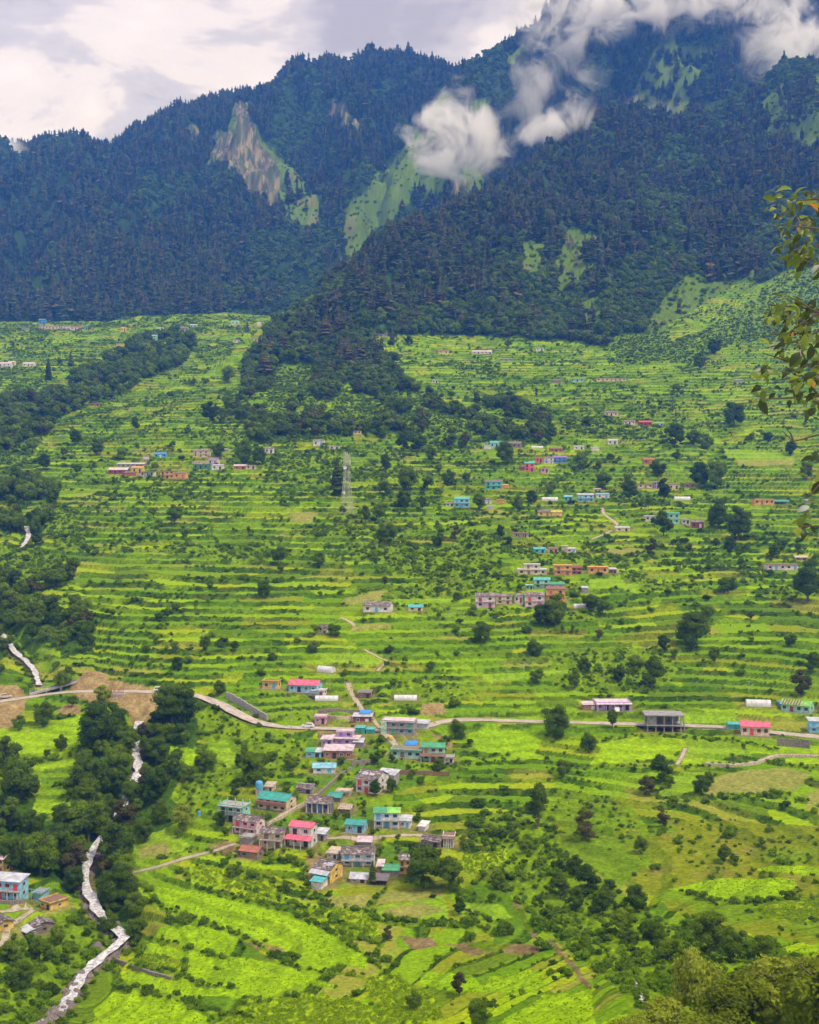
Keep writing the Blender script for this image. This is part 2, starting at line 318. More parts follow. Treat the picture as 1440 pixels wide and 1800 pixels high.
# named fields: (cover, polygon)
for v, p in [
 (CROP, [(335, 1520), (400, 1530), (460, 1550), (520, 1580), (640, 1610), (640, 1640), (540, 1600), (440, 1570), (340, 1560)]),
 (CROP, [(275, 1560), (340, 1565), (480, 1600), (600, 1650), (650, 1680), (640, 1700), (560, 1690), (450, 1650), (380, 1630), (310, 1610), (270, 1590)]),
 (CROP, [(285, 1620), (370, 1620), (420, 1650), (400, 1680), (330, 1660), (265, 1640)]),
 (CROP, [(255, 1650), (360, 1680), (480, 1690), (560, 1720), (600, 1740), (480, 1720), (400, 1700), (260, 1670)]),
 (MAIZE, [(350, 1520), (430, 1535), (500, 1570), (470, 1585), (400, 1565), (330, 1540)]),
 (MAIZE, [(520, 1595), (600, 1592), (660, 1610), (665, 1660), (600, 1650), (540, 1620)]),
 (MAIZE, [(215, 1690), (280, 1675), (330, 1700), (300, 1710), (230, 1702)]),
 (CROP, [(210, 1705), (300, 1715), (350, 1735), (440, 1740), (420, 1755), (320, 1750), (220, 1725)]),
 (CROP, [(330, 1700), (460, 1700), (520, 1730), (470, 1755), (350, 1730)]),
 (MAIZE, [(440, 1760), (540, 1745), (620, 1760), (700, 1790), (760, 2000), (380, 2000), (390, 1790)]),
 (CROP, [(165, 1765), (200, 1742), (290, 1755), (370, 1790), (350, 2000), (150, 2000)]),
 (MAIZE, [(640, 1720), (700, 1715), (760, 1750), (780, 1790), (720, 1800), (650, 1760)]),
 (CROP, [(740, 1705), (830, 1715), (860, 1740), (800, 1745), (740, 1730)]),
 (CROP, [(860, 1715), (950, 1700), (960, 1730), (900, 1745), (850, 1740)]),
 (CROP, [(890, 1790), (960, 1745), (1040, 1745), (1050, 2000), (860, 2000)]),
 (LAWN, [(230, 1480), (290, 1455), (320, 1440), (318, 1470), (340, 1495), (300, 1510), (240, 1512)]),
 (TAN, [(242, 1492), (290, 1480), (305, 1500), (250, 1510)]),
 (TAN, [(570, 1575), (650, 1570), (650, 1592), (580, 1592)]),
 (LAWN, [(655, 1595), (780, 1575), (790, 1612), (700, 1620), (660, 1610)]),
 (TAN, [(670, 1600), (740, 1585), (785, 1600), (720, 1618)]),
 (TAN, [(660, 1565), (780, 1562), (780, 1575), (660, 1590)]),
 (MAIZE, [(820, 1500), (890, 1495), (890, 1510), (830, 1535), (815, 1525)]),
 (LAWN, [(815, 1582), (880, 1590), (905, 1610), (850, 1620), (800, 1605)]),
 (CROP, [(1170, 1562), (1260, 1545), (1400, 1545), (1400, 1560), (1310, 1578), (1240, 1572)]),
 (CROP, [(1320, 1530), (1360, 1520), (1500, 1525), (1700, 1530), (1700, 1545), (1440, 1540)]),
 (CROP, [(1280, 1555), (1340, 1545), (1400, 1552), (1380, 1575), (1300, 1580)]),
 (MAIZE, [(1340, 1595), (1440, 1580), (1700, 1580), (1700, 1620), (1440, 1620), (1350, 1615)]),
 (CROP, [(1400, 1665), (1440, 1655), (1700, 1650), (1700, 1680), (1420, 1680)]),
 (TAN, [(1240, 1372), (1290, 1355), (1380, 1350), (1425, 1362), (1400, 1388), (1300, 1396), (1240, 1398)]),
 (LAWN, [(1160, 1395), (1190, 1362), (1240, 1358), (1225, 1385), (1190, 1400)]),
 (TAN, [(1405, 1400), (1440, 1390), (1700, 1390), (1700, 1412), (1415, 1412)]),
 (CROP, [(1080, 1300), (1200, 1298), (1210, 1308), (1180, 1330), (1040, 1345), (1060, 1310)]),
 (LAWN, [(1210, 1300), (1300, 1305), (1310, 1325), (1220, 1340), (1190, 1335)]),
 (CROP, [(1190, 1333), (1260, 1335), (1250, 1346), (1190, 1346)]),
 (CROP, [(1310, 1310), (1440, 1310), (1700, 1310), (1700, 1322), (1440, 1325), (1320, 1325)]),
 (CROP, [(1350, 1332), (1440, 1330), (1700, 1330), (1700, 1345), (1440, 1345), (1360, 1342)]),
 (LAWN, [(1190, 1252), (1290, 1245), (1290, 1262), (1200, 1265)]),
 (LAWN, [(1270, 785), (1330, 790), (1400, 795), (1390, 812), (1310, 812), (1275, 800)]),
 (TAN, [(1290, 808), (1400, 806), (1390, 815), (1300, 816)]),
 (TAN, [(610, 1048), (680, 1038), (670, 1052), (620, 1060), (600, 1062)]),
 (LAWN, [(690, 1052), (800, 1050), (790, 1060), (690, 1060)]),
 (TAN, [(620, 1100), (680, 1092), (690, 1100), (640, 1106), (615, 1108)]),
 (LAWN, [(550, 1145), (640, 1148), (680, 1160), (650, 1168), (580, 1162)]),
 (LAWN, [(1030, 1020), (1090, 1018), (1130, 1028), (1100, 1034), (1040, 1032)]),
 (TAN, [(1065, 962), (1130, 962), (1130, 970), (1075, 972)]),
 (LAWN, [(840, 1185), (1000, 1175), (1010, 1180), (860, 1198)]),
 (CROP, [(30, 1280), (140, 1255), (145, 1300), (100, 1330), (30, 1325), (-100, 1320), (-100, 1290)]),
 (CROP, [(55, 1345), (130, 1335), (130, 1345), (60, 1352)]),
 (CROP, [(60, 1412), (125, 1408), (125, 1425), (60, 1430)]),
 (CROP, [(300, 1312), (350, 1318), (350, 1340), (330, 1345), (298, 1328)]),
 (LAWN, [(365, 1310), (395, 1295), (415, 1330), (425, 1352), (400, 1348)]),
 (CROP, [(820, 1290), (860, 1275), (960, 1290), (930, 1330), (840, 1320)]),
 ]: fillp(p, v)
# hedges and field banks
HEDGES = [([(530, 1605), (600, 1650), (655, 1690), (690, 1720)], 5), ([(300, 1598), (370, 1622), (420, 1645)], 4), ([(680, 1640), (660, 1680), (700, 1700)], 8), ([(820, 1600), (880, 1625), (900, 1650)], 9), ([(280, 1510), (330, 1495), (390, 1500)], 6), ([(400, 1510), (470, 1500), (530, 1520), (545, 1560)], 8), ([(770, 1480), (830, 1475), (900, 1470)], 10), ([(780, 1545), (860, 1550), (900, 1560)], 7), ([(740, 1350), (800, 1348), (850, 1330)], 6), ([(1060, 1300), (1130, 1292), (1210, 1296)], 7), ([(1210, 1298), (1290, 1302), (1370, 1318)], 6),
 ([(240, 1545), (300, 1610), (420, 1640), (520, 1700), (640, 1715)], 5), ([(320, 1530), (340, 1560), (470, 1590), (560, 1625), (660, 1660)], 5), ([(500, 1580), (600, 1625), (650, 1640)], 4),
             ([(200, 1730), (300, 1750), (360, 1775), (450, 1790)], 9), ([(360, 1800), (420, 1770), (520, 1750)], 4), ([(280, 1650), (330, 1665), (400, 1685), (400, 1700)], 4), ([(230, 1700), (300, 1705), (350, 1730), (420, 1740)], 4),
             ([(430, 1560), (520, 1590), (570, 1600)], 6), ([(640, 1605), (690, 1620), (800, 1625), (890, 1640)], 14), ([(560, 1590), (640, 1600), (680, 1560)], 7), ([(400, 1530), (530, 1560), (580, 1595)], 8),
             ([(1240, 1402), (1300, 1398), (1380, 1400), (1420, 1405)], 10), ([(1160, 1402), (1220, 1408)], 7), ([(1225, 1400), (1235, 1375), (1260, 1360)], 9), ([(1010, 1350), (1100, 1345), (1190, 1350)], 5), ([(1200, 1352), (1260, 1345), (1330, 1338), (1440, 1350)], 6), ([(1300, 1585), (1400, 1580)], 7), ([(1200, 1568), (1300, 1590)], 6)]
for p, w in HEDGES: linep(p, w, SCRUB)
def cover(px, py):
    i = np.clip((px+XO).astype(int), 0, MW-1); j = np.clip(py.astype(int), 0, MH-1); return cov[j, i]
# organic edges: the lookup wanders a little
py0 = pyof(Z0)
wob = np.clip(300/Yg, .25, 1)
fw = sstep(1150, 1500, Yg)*10
CV = cover(PX+4.5*wob*fbm(Xg/5, Yg/9, 61, 3)*1.5+fw*fbm(Xg/55, Yg/70, 63, 4), py0+3.5*wob*fbm(Xg/5, Yg/9, 62, 3)+fw*fbm(Xg/55, Yg/70, 64, 4))
CV = np.where((LAY >= 2) & (CV != GRASS) & (CV != ROCK), CON, CV)
CV = np.where((LAY == 1) & (CV == T_) & (py0 < 470), WOOD, CV)
# ---------------------------------------------------------------- terraces cut in the slope
zt = np.linspace(-140, 1300, 6000); stp = np.interp(zt, [-140, -88, -75, -50, 0, 60, 1300], [1.1, 1.2, 1.6, 2.2, 2.7, 3.2, 3.6])
tt = np.concatenate([[0], np.cumsum((zt[1]-zt[0])/stp[:-1])])
Zn = Z0 + 3.0*fbm(Xg/38, Yg/40, 8, 3)*np.clip((Yg-200)/400, .25, 1.8) + 0.25*fbm(Xg/9, Yg/14, 9, 2)
t = np.interp(Zn, zt, tt); ti = np.floor(t); tf = t-ti
rs_ = 0.66+0.12*vn(Xg/40, ti*3.1, 14)
shape = np.where(tf < rs_, tf/rs_*0.10, 0.10+0.90*sstep(0, 1, (tf-rs_)/(1-rs_)))
Zt = np.interp(ti+shape, tt, zt) - (Zn-Z0)*0.0
wt = np.select([CV == T_, CV == SCRUB, CV == LAWN, CV == TAN, CV == CROP, CV == PADC, CV == PLAIN], [1., .45, .7, .3, .28, .5, .45], 0.0)
wt = np.where((LAY == 0) | (CV == LAWN), wt, wt*0.5)*sstep(200, 260, Yg+60)
def _wild():
    w = fbm(Xg/70, Yg/42, 91, 4)+0.25*fbm(Xg/14, Yg/10, 92, 2)+.12*sstep(900, 1300, Yg)
    return w
WILD = _wild(); _br = 0.5+0.5*fbm(Xg/34, Yg/40, 94, 4); CV = np.where((CV == WOOD) & (LAY == 0) & (_br > .56), SCRUB, CV); CV = np.where((CV == WOOD) & (LAY == 0) & (_br < .37) & (Yg > 420), T_, CV); CV = np.where((CV == T_) & (WILD > .40) & (Yg > 300), SCRUB, CV)
wt = np.where(CV == SCRUB, .6, wt)
wt *= np.where((CV == T_), np.clip(1.0+.9*fbm(Xg/40, Yg/40, 93, 2), .35, 1.0), 1.0)
def blur(a, n):
    for ax in (0, 1):
        p = np.pad(a, [(n, n) if k == ax else (0, 0) for k in (0, 1)], mode='edge'); c = np.cumsum(p, ax); c = np.insert(c, 0, 0, ax)
        a = (c[2*n+1:] - c[:-2*n-1])/(2*n+1) if ax == 0 else (c[:, 2*n+1:] - c[:, :-2*n-1])/(2*n+1)
    return a
wt = blur(wt, 2)
bush = (CV == T_)*(tf >= rs_)*1.0
Z = Z0 + wt*(Zt-Z0)
rough = np.select([CV == T_, CV == SCRUB, CV == WOOD, CV == CON, CV == ROCK, CV == MAIZE, CV == DIRT, CV == GRASS, CV == PLAIN, CV == CROP], [0.10+1.0*bush, 1.3, 1.5, 1.0, 9.0, .9, .9, 1.6, .5, .12], 0.05)
rough = blur(rough, 1)
Z = Z + rough*(0.55*fbm(Xg/2.6, Yg/3.2, 71, 2)+0.35*vn(Xg/1.1, Yg/1.6, 73))*np.clip(Yg/420, .6, 1.6) + np.where(CV == ROCK, 8*np.abs(fbm(Xg/14, Yg/22, 75, 3)), 0)
# ---------------------------------------------------------------- ground queries
def ground(px, py):
    """first point of the hillside met by the sight line of this pixel"""
    u = (px-CX)/F; c = (u-UC[0])/(UC[1]-UC[0]); i = int(min(max(c, 0), NC-2)); w = c-i
    z = Z[:, i]*(1-w)+Z[:, i+1]*w; r = HY-F*z/YR
    k = int(np.argmax(r <= py))
    if k == 0: k = NR-1
    t_ = (r[k-1]-py)/max(1e-6, (r[k-1]-r[k])); Y = YR[k-1]+(YR[k]-YR[k-1])*min(1, max(0, t_))
    return np.array([u*Y, Y, (HY-py)/F*Y])
def zat(X, Y, A=None):
    A = Z if A is None else A
    u = X/Y; c = (u-UC[0])/(UC[1]-UC[0]); i = int(min(max(c, 0), NC-2)); w = min(1, max(0, c-i)); k = int(min(max(np.searchsorted(YR, Y)-1, 0), NR-2)); s = (Y-YR[k])/(YR[k+1]-YR[k])
    return float((A[k, i]*(1-w)+A[k, i+1]*w)*(1-s)+(A[k+1, i]*(1-w)+A[k+1, i+1]*w)*s)
HOUSED = np.zeros(Z.shape, np.float32)       # where the ground is levelled: nothing grows
def window(x0, x1, y0, y1):
    k0, k1 = np.searchsorted(YR, y0), np.searchsorted(YR, y1)+1; ym, yM = max(y0, 8), y1
    us = [x0/ym, x1/ym, x0/yM, x1/yM]; i0 = int(max(0, (min(us)-UC[0])/(UC[1]-UC[0])-1)); i1 = int(min(NC, (max(us)-UC[0])/(UC[1]-UC[0])+2)); return slice(max(0, k0-1), min(NR, k1)), slice(i0, max(i0+1, i1))
def level(cx, cy, hw, hd, rot, z, m1=1.2, m2=4.0):
    r = math.hypot(hw, hd)+m1+m2; a, b = window(cx-r, cx+r, cy-r, cy+r)
    dx = Xg[a, b]-cx; dy = Yg[a, b]-cy; c, s = math.cos(-rot), math.sin(-rot); lx = np.abs(dx*c-dy*s)-hw; ly = np.abs(dx*s+dy*c)-hd
    d = np.hypot(np.maximum(lx, 0), np.maximum(ly, 0)); w = 1-sstep(m1, m1+m2, d)
    Z[a, b] = lerp(Z[a, b], z, w); HOUSED[a, b] = np.maximum(HOUSED[a, b], 1-sstep(m1, m1+2.0, d))
def level_line(P, hw, blend, dz=0.0, mask=1.0):
    """bed for a road, path or stream along the 3-D points P"""
    P = [np.array(p, float) for p in P]
    for a3, b3 in zip(P[:-1], P[1:]):
        r = hw+blend+1; a, b = window(min(a3[0], b3[0])-r, max(a3[0], b3[0])+r, min(a3[1], b3[1])-r, max(a3[1], b3[1])+r)
        dx, dy = b3[0]-a3[0], b3[1]-a3[1]; L2 = dx*dx+dy*dy+1e-9; tpar = np.clip(((Xg[a, b]-a3[0])*dx+(Yg[a, b]-a3[1])*dy)/L2, 0, 1)
        d = np.hypot(Xg[a, b]-(a3[0]+tpar*dx), Yg[a, b]-(a3[1]+tpar*dy)); zz = a3[2]+tpar*(b3[2]-a3[2])+dz; w = 1-sstep(hw, hw+blend, d)
        Z[a, b] = lerp(Z[a, b], zz, w*(mask if mask < 1 else 1)); HOUSED[a, b] = np.maximum(HOUSED[a, b], (d < hw+0.5)*1.0)
def curve_px(pts, n=8, smooth=True):
    """ground points along a traced pixel line, resampled"""
    P = []
    for (a, b) in zip(pts[:-1], pts[1:]):
        for k in range(n): P.append(ground(a[0]+(b[0]-a[0])*k/n, a[1]+(b[1]-a[1])*k/n))
    P.append(ground(*pts[-1])); P = np.array(P)
    if smooth:
        for _ in range(5): P[1:-1] = 0.25*P[:-2]+0.5*P[1:-1]+0.25*P[2:]
    return P
# ---------------------------------------------------------------- roads, paths and streams: beds first
ROAD = curve_px([(-90, 1262), (-20, 1236), (60, 1226), (130, 1216), (200, 1215), (285, 1216), (345, 1220), (390, 1238), (430, 1262), (480, 1278), (560, 1280), (640, 1283), (700, 1286), (760, 1275), (805, 1264), (870, 1266), (980, 1269), (1090, 1272), (1200, 1275), (1290, 1279), (1380, 1290), (1460, 1298), (1600, 1310)], 6)
for _ in range(6): ROAD[1:-1, 1:] = (ROAD[:-2, 1:]+ROAD[1:-1, 1:]*2+ROAD[2:, 1:])/4
level_line(ROAD, 2.6, 4.5)
STREAMS = [curve_px([(46, 925), (52, 945), (38, 962)], 6), curve_px([(-30, 1085), (0, 1108), (12, 1128), (30, 1150), (50, 1165), (62, 1180), (70, 1204)], 6),
           curve_px([(244, 1268), (242, 1290), (238, 1320), (246, 1345), (225, 1400), (200, 1450), (158, 1500), (150, 1530), (154, 1570), (175, 1610), (222, 1645), (205, 1662), (172, 1690), (140, 1715), (128, 1750), (100, 1785), (60, 1815), (20, 1850)], 6),
           curve_px([(1106, 1715), (1114, 1726), (1118, 1738), (1126, 1750), (1130, 1762)], 6)]
SW = [1.0, 1.0, 1.15, .3]
for P, w in zip(STREAMS, SW):
    for _ in range(8): P[1:-1, 2] = (P[:-2, 2]+P[1:-1, 2]*2+P[2:, 2])/4
    for i in range(len(P)-2, -1, -1): pass
    level_line(P, w*1.5, 7.0, -0.8)
PATHS = [([(235, 1535), (280, 1525), (330, 1508), (380, 1496), (415, 1484)], 1.1), ([(560, 1473), (620, 1473), (680, 1470), (735, 1468), (790, 1471)], 0.9), ([(612, 1200), (618, 1215), (628, 1235), (645, 1250), (655, 1262), (668, 1280)], 1.0),
         ([(640, 1140), (665, 1155), (683, 1160), (668, 1172), (664, 1180)], .6), ([(1058, 893), (1062, 905), (1080, 915), (1088, 925), (1060, 940), (1040, 948)], 1.0), ([(0, 1672), (14, 1640), (30, 1618), (44, 1610), (58, 1600)], .8),
         ([(0, 1602), (30, 1599), (58, 1598)], 1.0), ([(668, 1285), (685, 1298), (700, 1312)], 1.2), ([(1240, 1340), (1290, 1345), (1340, 1338), (1360, 1326), (1440, 1328)], .9), ([(600, 1085), (618, 1092), (622, 1100)], .8), ([(470, 1448), (500, 1432), (530, 1415), (560, 1395)], .6), ([(1190, 1345), (1200, 1330), (1205, 1315)], .6)]
PATHC = [(curve_px(p, 6), w) for p, w in PATHS]
for P, w in PATHC: level_line(P, w, 1.5)
# ---------------------------------------------------------------- the houses: traced base point, wall width and height in photograph pixels
COL = dict(white=(.78, .76, .74), cream=(.72, .62, .42), yellow=(.80, .56, .14), orange=(.78, .40, .12), mint=(.32, .68, .52), turquoise=(.10, .55, .58), blue=(.12, .42, .75), sky=(.28, .62, .80),
           lilac=(.58, .45, .72), pink=(.80, .38, .58), palepink=(.76, .60, .66), grey=(.34, .33, .34), concrete=(.40, .38, .37), brown=(.26, .15, .10), brick=(.42, .19, .11), red=(.72, .08, .10), hotpink=(.85, .16, .26), teal=(.04, .42, .36),
           green=(.08, .42, .20), lime=(.28, .68, .10), slate=(.20, .17, .18), tin=(.62, .64, .72), rust=(.36, .15, .10), stone=(.27, .23, .20), darkgreen=(.05, .28, .14), maroon=(.30, .06, .09), purple=(.38, .18, .62), dark=(.03, .03, .04), brightblue=(.05, .32, .85), palegreen=(.5, .72, .55), beige=(.60, .50, .38), redbrown=(.50, .16, .10))
WORD = dict(sky='sky blue', palepink='pale pink', hotpink='bright pink', brightblue='bright blue', palegreen='pale green', darkgreen='dark green', redbrown='red brown', tin='pale metal', slate='grey slate', concrete='bare concrete', stone='stone', brick='brick')
# x, base y, width, wall height, turn, storeys, roof, roof colour, wall colour, door colour, options, own words (None: written from the data below)
HOUSES = [
 # the lower village
 (406, 1444, 46, 27, -22, 2, 'flat', 'concrete', 'mint', 'dark', 'cols balc', 'mint green two storey house with bare columns on its flat roof'),
 (478, 1424, 58, 19, -24, 2, 'gable', 'teal', 'cream', 'brown', 'wood', 'long cream and wood house under a long teal roof'),
 (431, 1466, 46, 23, -25, 2, 'slate', 'slate', 'palepink', 'red', 'balc', 'pale pink two storey house with red balcony and slate roof'),
 (478, 1488, 42, 24, -14, 2, 'slate', 'slate', 'cream', 'brown', 'balc', 'cream slate roofed house joined to the left of the red roofed house'),
 (528, 1488, 42, 35, -20, 2, 'gable', 'hotpink', 'white', 'dark', 'lower', 'white house with bright red roof and red porch roof'),
 (437, 1509, 34, 13, -20, 1, 'gable', 'redbrown', 'stone', 'brick', '', 'small stone shed with red brown roof below the village path'),
 (570, 1359, 38, 10, 0, 1, 'gable', 'sky', 'white', 'turquoise', '', 'small white house with sky blue roof and turquoise door'),
 (560, 1428, 42, 19, -12, 1, 'slate', 'slate', 'stone', 'blue', 'posts', 'slate roofed stone house with white porch pillars'),
 (535, 1395, 28, 9, -15, 1, 'slate', 'tin', 'grey', 'dark', '', 'little grey hut with patched pale roof beside the field wall'),
 (472, 1391, 14, 8, -10, 1, 'shed', 'beige', 'cream', 'dark', '', 'tiny cream hut beside the blue water tank'),
 (432, 1484, 22, 11, -20, 1, 'flat', 'concrete', 'concrete', 'dark', 'nowin', 'low bare concrete hut with flat top below the pale pink house'),
 (588, 1409, 22, 8, -15, 1, 'gable', 'teal', 'stone', 'dark', 'nowin', 'low stone shed with faded teal sheet roof'),
 (603, 1399, 24, 7, -10, 1, 'flat', 'beige', 'beige', 'dark', 'nowin', 'low beige flat roofed shed left of the white house with slate hip'),
 (562, 1478, 17, 12, -15, 1, 'shed', 'tin', 'grey', 'dark', '', 'grey lean-to shed close behind the red roofed house'),
 (644, 1394, 40, 24, -24, 2, 'slate', 'slate', 'white', 'red', 'deep annex', 'large white house with slate roof, red shutters and tin annex behind'),
 (624, 1464, 34, 15, -12, 1, 'gable', 'teal', 'sky', 'dark', 'half', 'pale blue house with half teal, half grey roof'),
 (680, 1455, 44, 27, -3, 2, 'twotone', 'lime', 'white', 'blue', 'balc', 'white two storey house with half lime, half green roof and blue doors'),
 (712, 1455, 17, 12, -10, 1, 'shed', 'tin', 'white', 'blue', '', 'small white shed with blue door beside the lime roofed house'),
 (741, 1461, 12, 8, -20, 1, 'shed', 'white', 'white', 'dark', 'nowin', 'tiny white shed just above the village path'),
 (757, 1489, 36, 11, -25, 1, 'slate', 'slate', 'stone', 'dark', '', 'broad grey slate roofed barn below the path at its right end'),
 (789, 1487, 19, 16, -5, 2, 'flat', 'brown', 'white', 'maroon', 'posts', 'narrow white house with maroon window strips right of the slate barn'),
 (606, 1430, 20, 8, -15, 1, 'slate', 'beige', 'stone', 'dark', 'nowin', 'small stone hut with beige mossy roof in the middle of the village'),
 (641, 1489, 23, 10, -5, 1, 'gable', 'palepink', 'grey', 'dark', 'nowin', 'grey hut with pale roof directly behind the long slate roofed house'),
 (629, 1522, 57, 21, -3, 2, 'slate', 'slate', 'white', 'blue', 'balc', 'long white slate roofed house with two tall blue doors'),
 (566, 1549, 34, 22, -28, 2, 'slate', 'slate', 'yellow', 'brown', 'deep lowertin', 'yellow fronted stone house with wide slate roof and tin awning'),
 (556, 1563, 20, 13, -20, 1, 'shed', 'turquoise', 'white', 'dark', 'nowin', 'small white shed with turquoise roof at the village foot'),
 (630, 1552, 29, 8, -8, 1, 'gable', 'tin', 'beige', 'dark', '', 'low shed with bright tin roof below the long slate house'),
 (668, 1556, 24, 8, -8, 1, 'shed', 'slate', 'dark', 'dark', 'open', 'dark open shed under a flat slate roof beside the conifer'),
 (687, 1542, 27, 13, -5, 1, 'gable', 'green', 'grey', 'dark', 'nowin', 'grey shed with plain green roof'),
 (668, 1538, 9, 15, -5, 1, 'shed', 'palepink', 'brick', 'dark', 'nowin', 'narrow brick shed with pink sheet roof left of the green roofed shed'),
 (712, 1536, 20, 25, -8, 2, 'slate', 'slate', 'yellow', 'maroon', 'deep', 'tall narrow yellow and red house with slate roof behind the big tree'),
 (584, 1509, 19, 9, -18, 1, 'shed', 'beige', 'white', 'dark', '', 'small white hut with beige roof left of the long slate house'),
 # the upper part of the village, by the road
 (563, 1273, 19, 13, -5, 1, 'flat', 'palepink', 'pink', 'dark', '', 'small bright pink hut above the road'),
 (637, 1273, 32, 13, -5, 1, 'shed', 'tin', 'maroon', 'white', '', 'maroon roadside shop with pale metal roof'),
 (641, 1262, 16, 7, -5, 1, 'shed', 'brightblue', 'white', 'dark', 'nowin', 'little shed with bright blue roof behind the maroon shop'),
 (699, 1291, 58, 22, -10, 2, 'flat', 'palepink', 'grey', 'green', 'green_end', 'long grey two storey block with flat roof and green end bay'),
 (741, 1281, 22, 9, -12, 1, 'shed', 'tin', 'tin', 'dark', 'nowin', 'pale metal shed attached right of the grey two storey block'),
 (604, 1309, 50, 20, -8, 2, 'flat', 'palepink', 'lilac', 'purple', 'balc setback', 'large lilac and pink flat roofed house with set back upper storey'),
 (630, 1315, 16, 11, -10, 1, 'gable', 'tin', 'grey', 'dark', 'nowin', 'small grey shed with white gable roof beside the lilac house'),
 (574, 1312, 18, 12, -8, 1, 'shed', 'palepink', 'lilac', 'dark', '', 'lilac lean-to at the left end of the large lilac house'),
 (594, 1334, 50, 14, -4, 1, 'shed', 'palepink', 'brick', 'dark', '', 'brick house under one wide pale pink sheet roof'),
 (551, 1331, 27, 9, -5, 1, 'shed', 'green', 'sky', 'dark', 'half', 'low shed with bright green roof left of the brick house'),
 (714, 1332, 54, 13, -12, 1, 'flat', 'stone', 'mint', 'brown', '', 'long low mint green house with flat stone roof'),
 (722, 1315, 18, 5, -8, 1, 'shed', 'brightblue', 'grey', 'dark', 'nowin', 'low shed under bright blue sheeting behind the long mint house'),
 (762, 1338, 38, 25, -5, 2, 'gable', 'green', 'mint', 'redbrown', 'lower', 'mint green two storey house with green roof and red brown double door'),
 (789, 1341, 16, 9, -5, 1, 'flat', 'concrete', 'white', 'dark', '', 'small white annex at the right of the mint two storey house'),
 (475, 1211, 28, 13, -12, 1, 'flat', 'brown', 'yellow', 'blue', '', 'yellow cottage with flat brown roof above the road bend'),
 (532, 1217, 52, 13, -14, 1, 'gable', 'hotpink', 'sky', 'dark', '', 'long blue and white house with bright pink roof right of the yellow cottage'),
 (559, 1222, 22, 8, -10, 1, 'flat', 'white', 'white', 'maroon', '', 'low white outbuilding right of the pink roofed blue house'),
 (641, 1227, 22, 9, -5, 1, 'shed', 'stone', 'brown', 'dark', '', 'small brown plank hut in the field above the maroon shop'),
 (662, 1076, 48, 11, -10, 1, 'slate', 'slate', 'white', 'blue', '', 'lone long white house with dark slate roof in the middle terraces'),
 (731, 1074, 25, 7, 0, 1, 'gable', 'turquoise', 'cream', 'dark', '', 'lone turquoise roofed shed right of the long white house'),
 (567, 1113, 14, 10, -5, 2, 'slate', 'slate', 'cream', 'dark', '', 'tiny two level cream house between bushes'),
 # right side by the road
 (1079, 1249, 60, 13, 2, 1, 'flat', 'palepink', 'lilac', 'dark', 'posts', 'long low lilac house with pale pink flat roof beside the road'),
 (1037, 1248, 23, 9, 2, 1, 'shed', 'palepink', 'brick', 'white', '', 'small brick hut left of the long lilac house'),
 (1328, 1293, 48, 16, -12, 1, 'gable', 'hotpink', 'cream', 'red', '', 'cream cottage with bright pink roof just below the road'),
 (1398, 1252, 50, 13, -32, 1, 'gable', 'lime', 'mint', 'maroon', 'stripes', 'long mint house with red stripes and lime green roof'),
 (1438, 1288, 28, 20, -5, 2, 'shed', 'tin', 'sky', 'blue', '', 'blue and white house at the right edge beside the road'),
 # lower left corner
 (6, 1580, 62, 31, -12, 2, 'shed', 'tin', 'sky', 'red', 'balc', 'blue two storey house with balcony and red doors, lower left corner'),
 (65, 1581, 15, 10, -15, 1, 'flat', 'grey', 'sky', 'dark', 'nowin', 'small bright blue shed beside the blue two storey house'),
 (80, 1598, 30, 12, -38, 1, 'flat', 'brown', 'yellow', 'dark', 'deep', 'yellow building with flat brown roof above the stone slate house'),
 (58, 1640, 26, 14, -52, 1, 'slate', 'slate', 'stone', 'brown', 'deep', 'long stone house with broken slate roof, lower left corner'),
 (40, 1646, 24, 9, -38, 1, 'shed', 'tin', 'grey', 'dark', '', 'grey lean-to in front of the stone slate house'),
 (-2, 1535, 18, 26, -20, 2, 'gable', 'palepink', 'yellow', 'brown', '', 'yellow house at the left edge behind the blue two storey house'),
 (-8, 1634, 24, 12, -50, 1, 'slate', 'slate', 'yellow', 'brown', '', 'slate roofed yellow house cut off by the left edge'),
 # middle hamlet
 (916, 945, 26, 8, -3, 1, 'flat', 'brown', 'cream', 'dark', 'posts', None), (949, 972, 20, 7, 0, 1, 'gable', 'turquoise', 'turquoise', 'dark', '', None), (973, 972, 17, 7, 0, 1, 'slate', 'brown', 'cream', 'dark', '', None),
 (993, 972, 10, 12, 0, 2, 'flat', 'cream', 'cream', 'dark', 'nowin', None), (1005, 971, 15, 6, 0, 1, 'shed', 'tin', 'white', 'blue', '', None),
 (936, 1010, 50, 17, -4, 2, 'flat', 'tin', 'cream', 'brown', 'setback', 'wide cream house with set back upper storey'), (990, 1011, 31, 17, -2, 2, 'flat', 'orange', 'orange', 'brown', 'balc', 'orange two storey house with flat roof in the middle hamlet'),
 (1014, 1009, 18, 11, -4, 2, 'gable', 'maroon', 'redbrown', 'dark', 'balc', None), (1052, 1008, 34, 11, -2, 1, 'flat', 'orange', 'orange', 'redbrown', '', 'low orange house standing alone right of the orange two storey house'), (1078, 1008, 12, 7, -2, 1, 'shed', 'tin', 'brown', 'dark', '', None),
 (953, 1034, 28, 15, -3, 2, 'gable', 'turquoise', 'mint', 'dark', 'balc', 'mint two storey house with turquoise roof in the middle hamlet'), (931, 1036, 12, 7, 0, 1, 'flat', 'mint', 'mint', 'dark', '', None), (979, 1037, 26, 10, -4, 1, 'gable', 'green', 'lilac', 'dark', '', None),
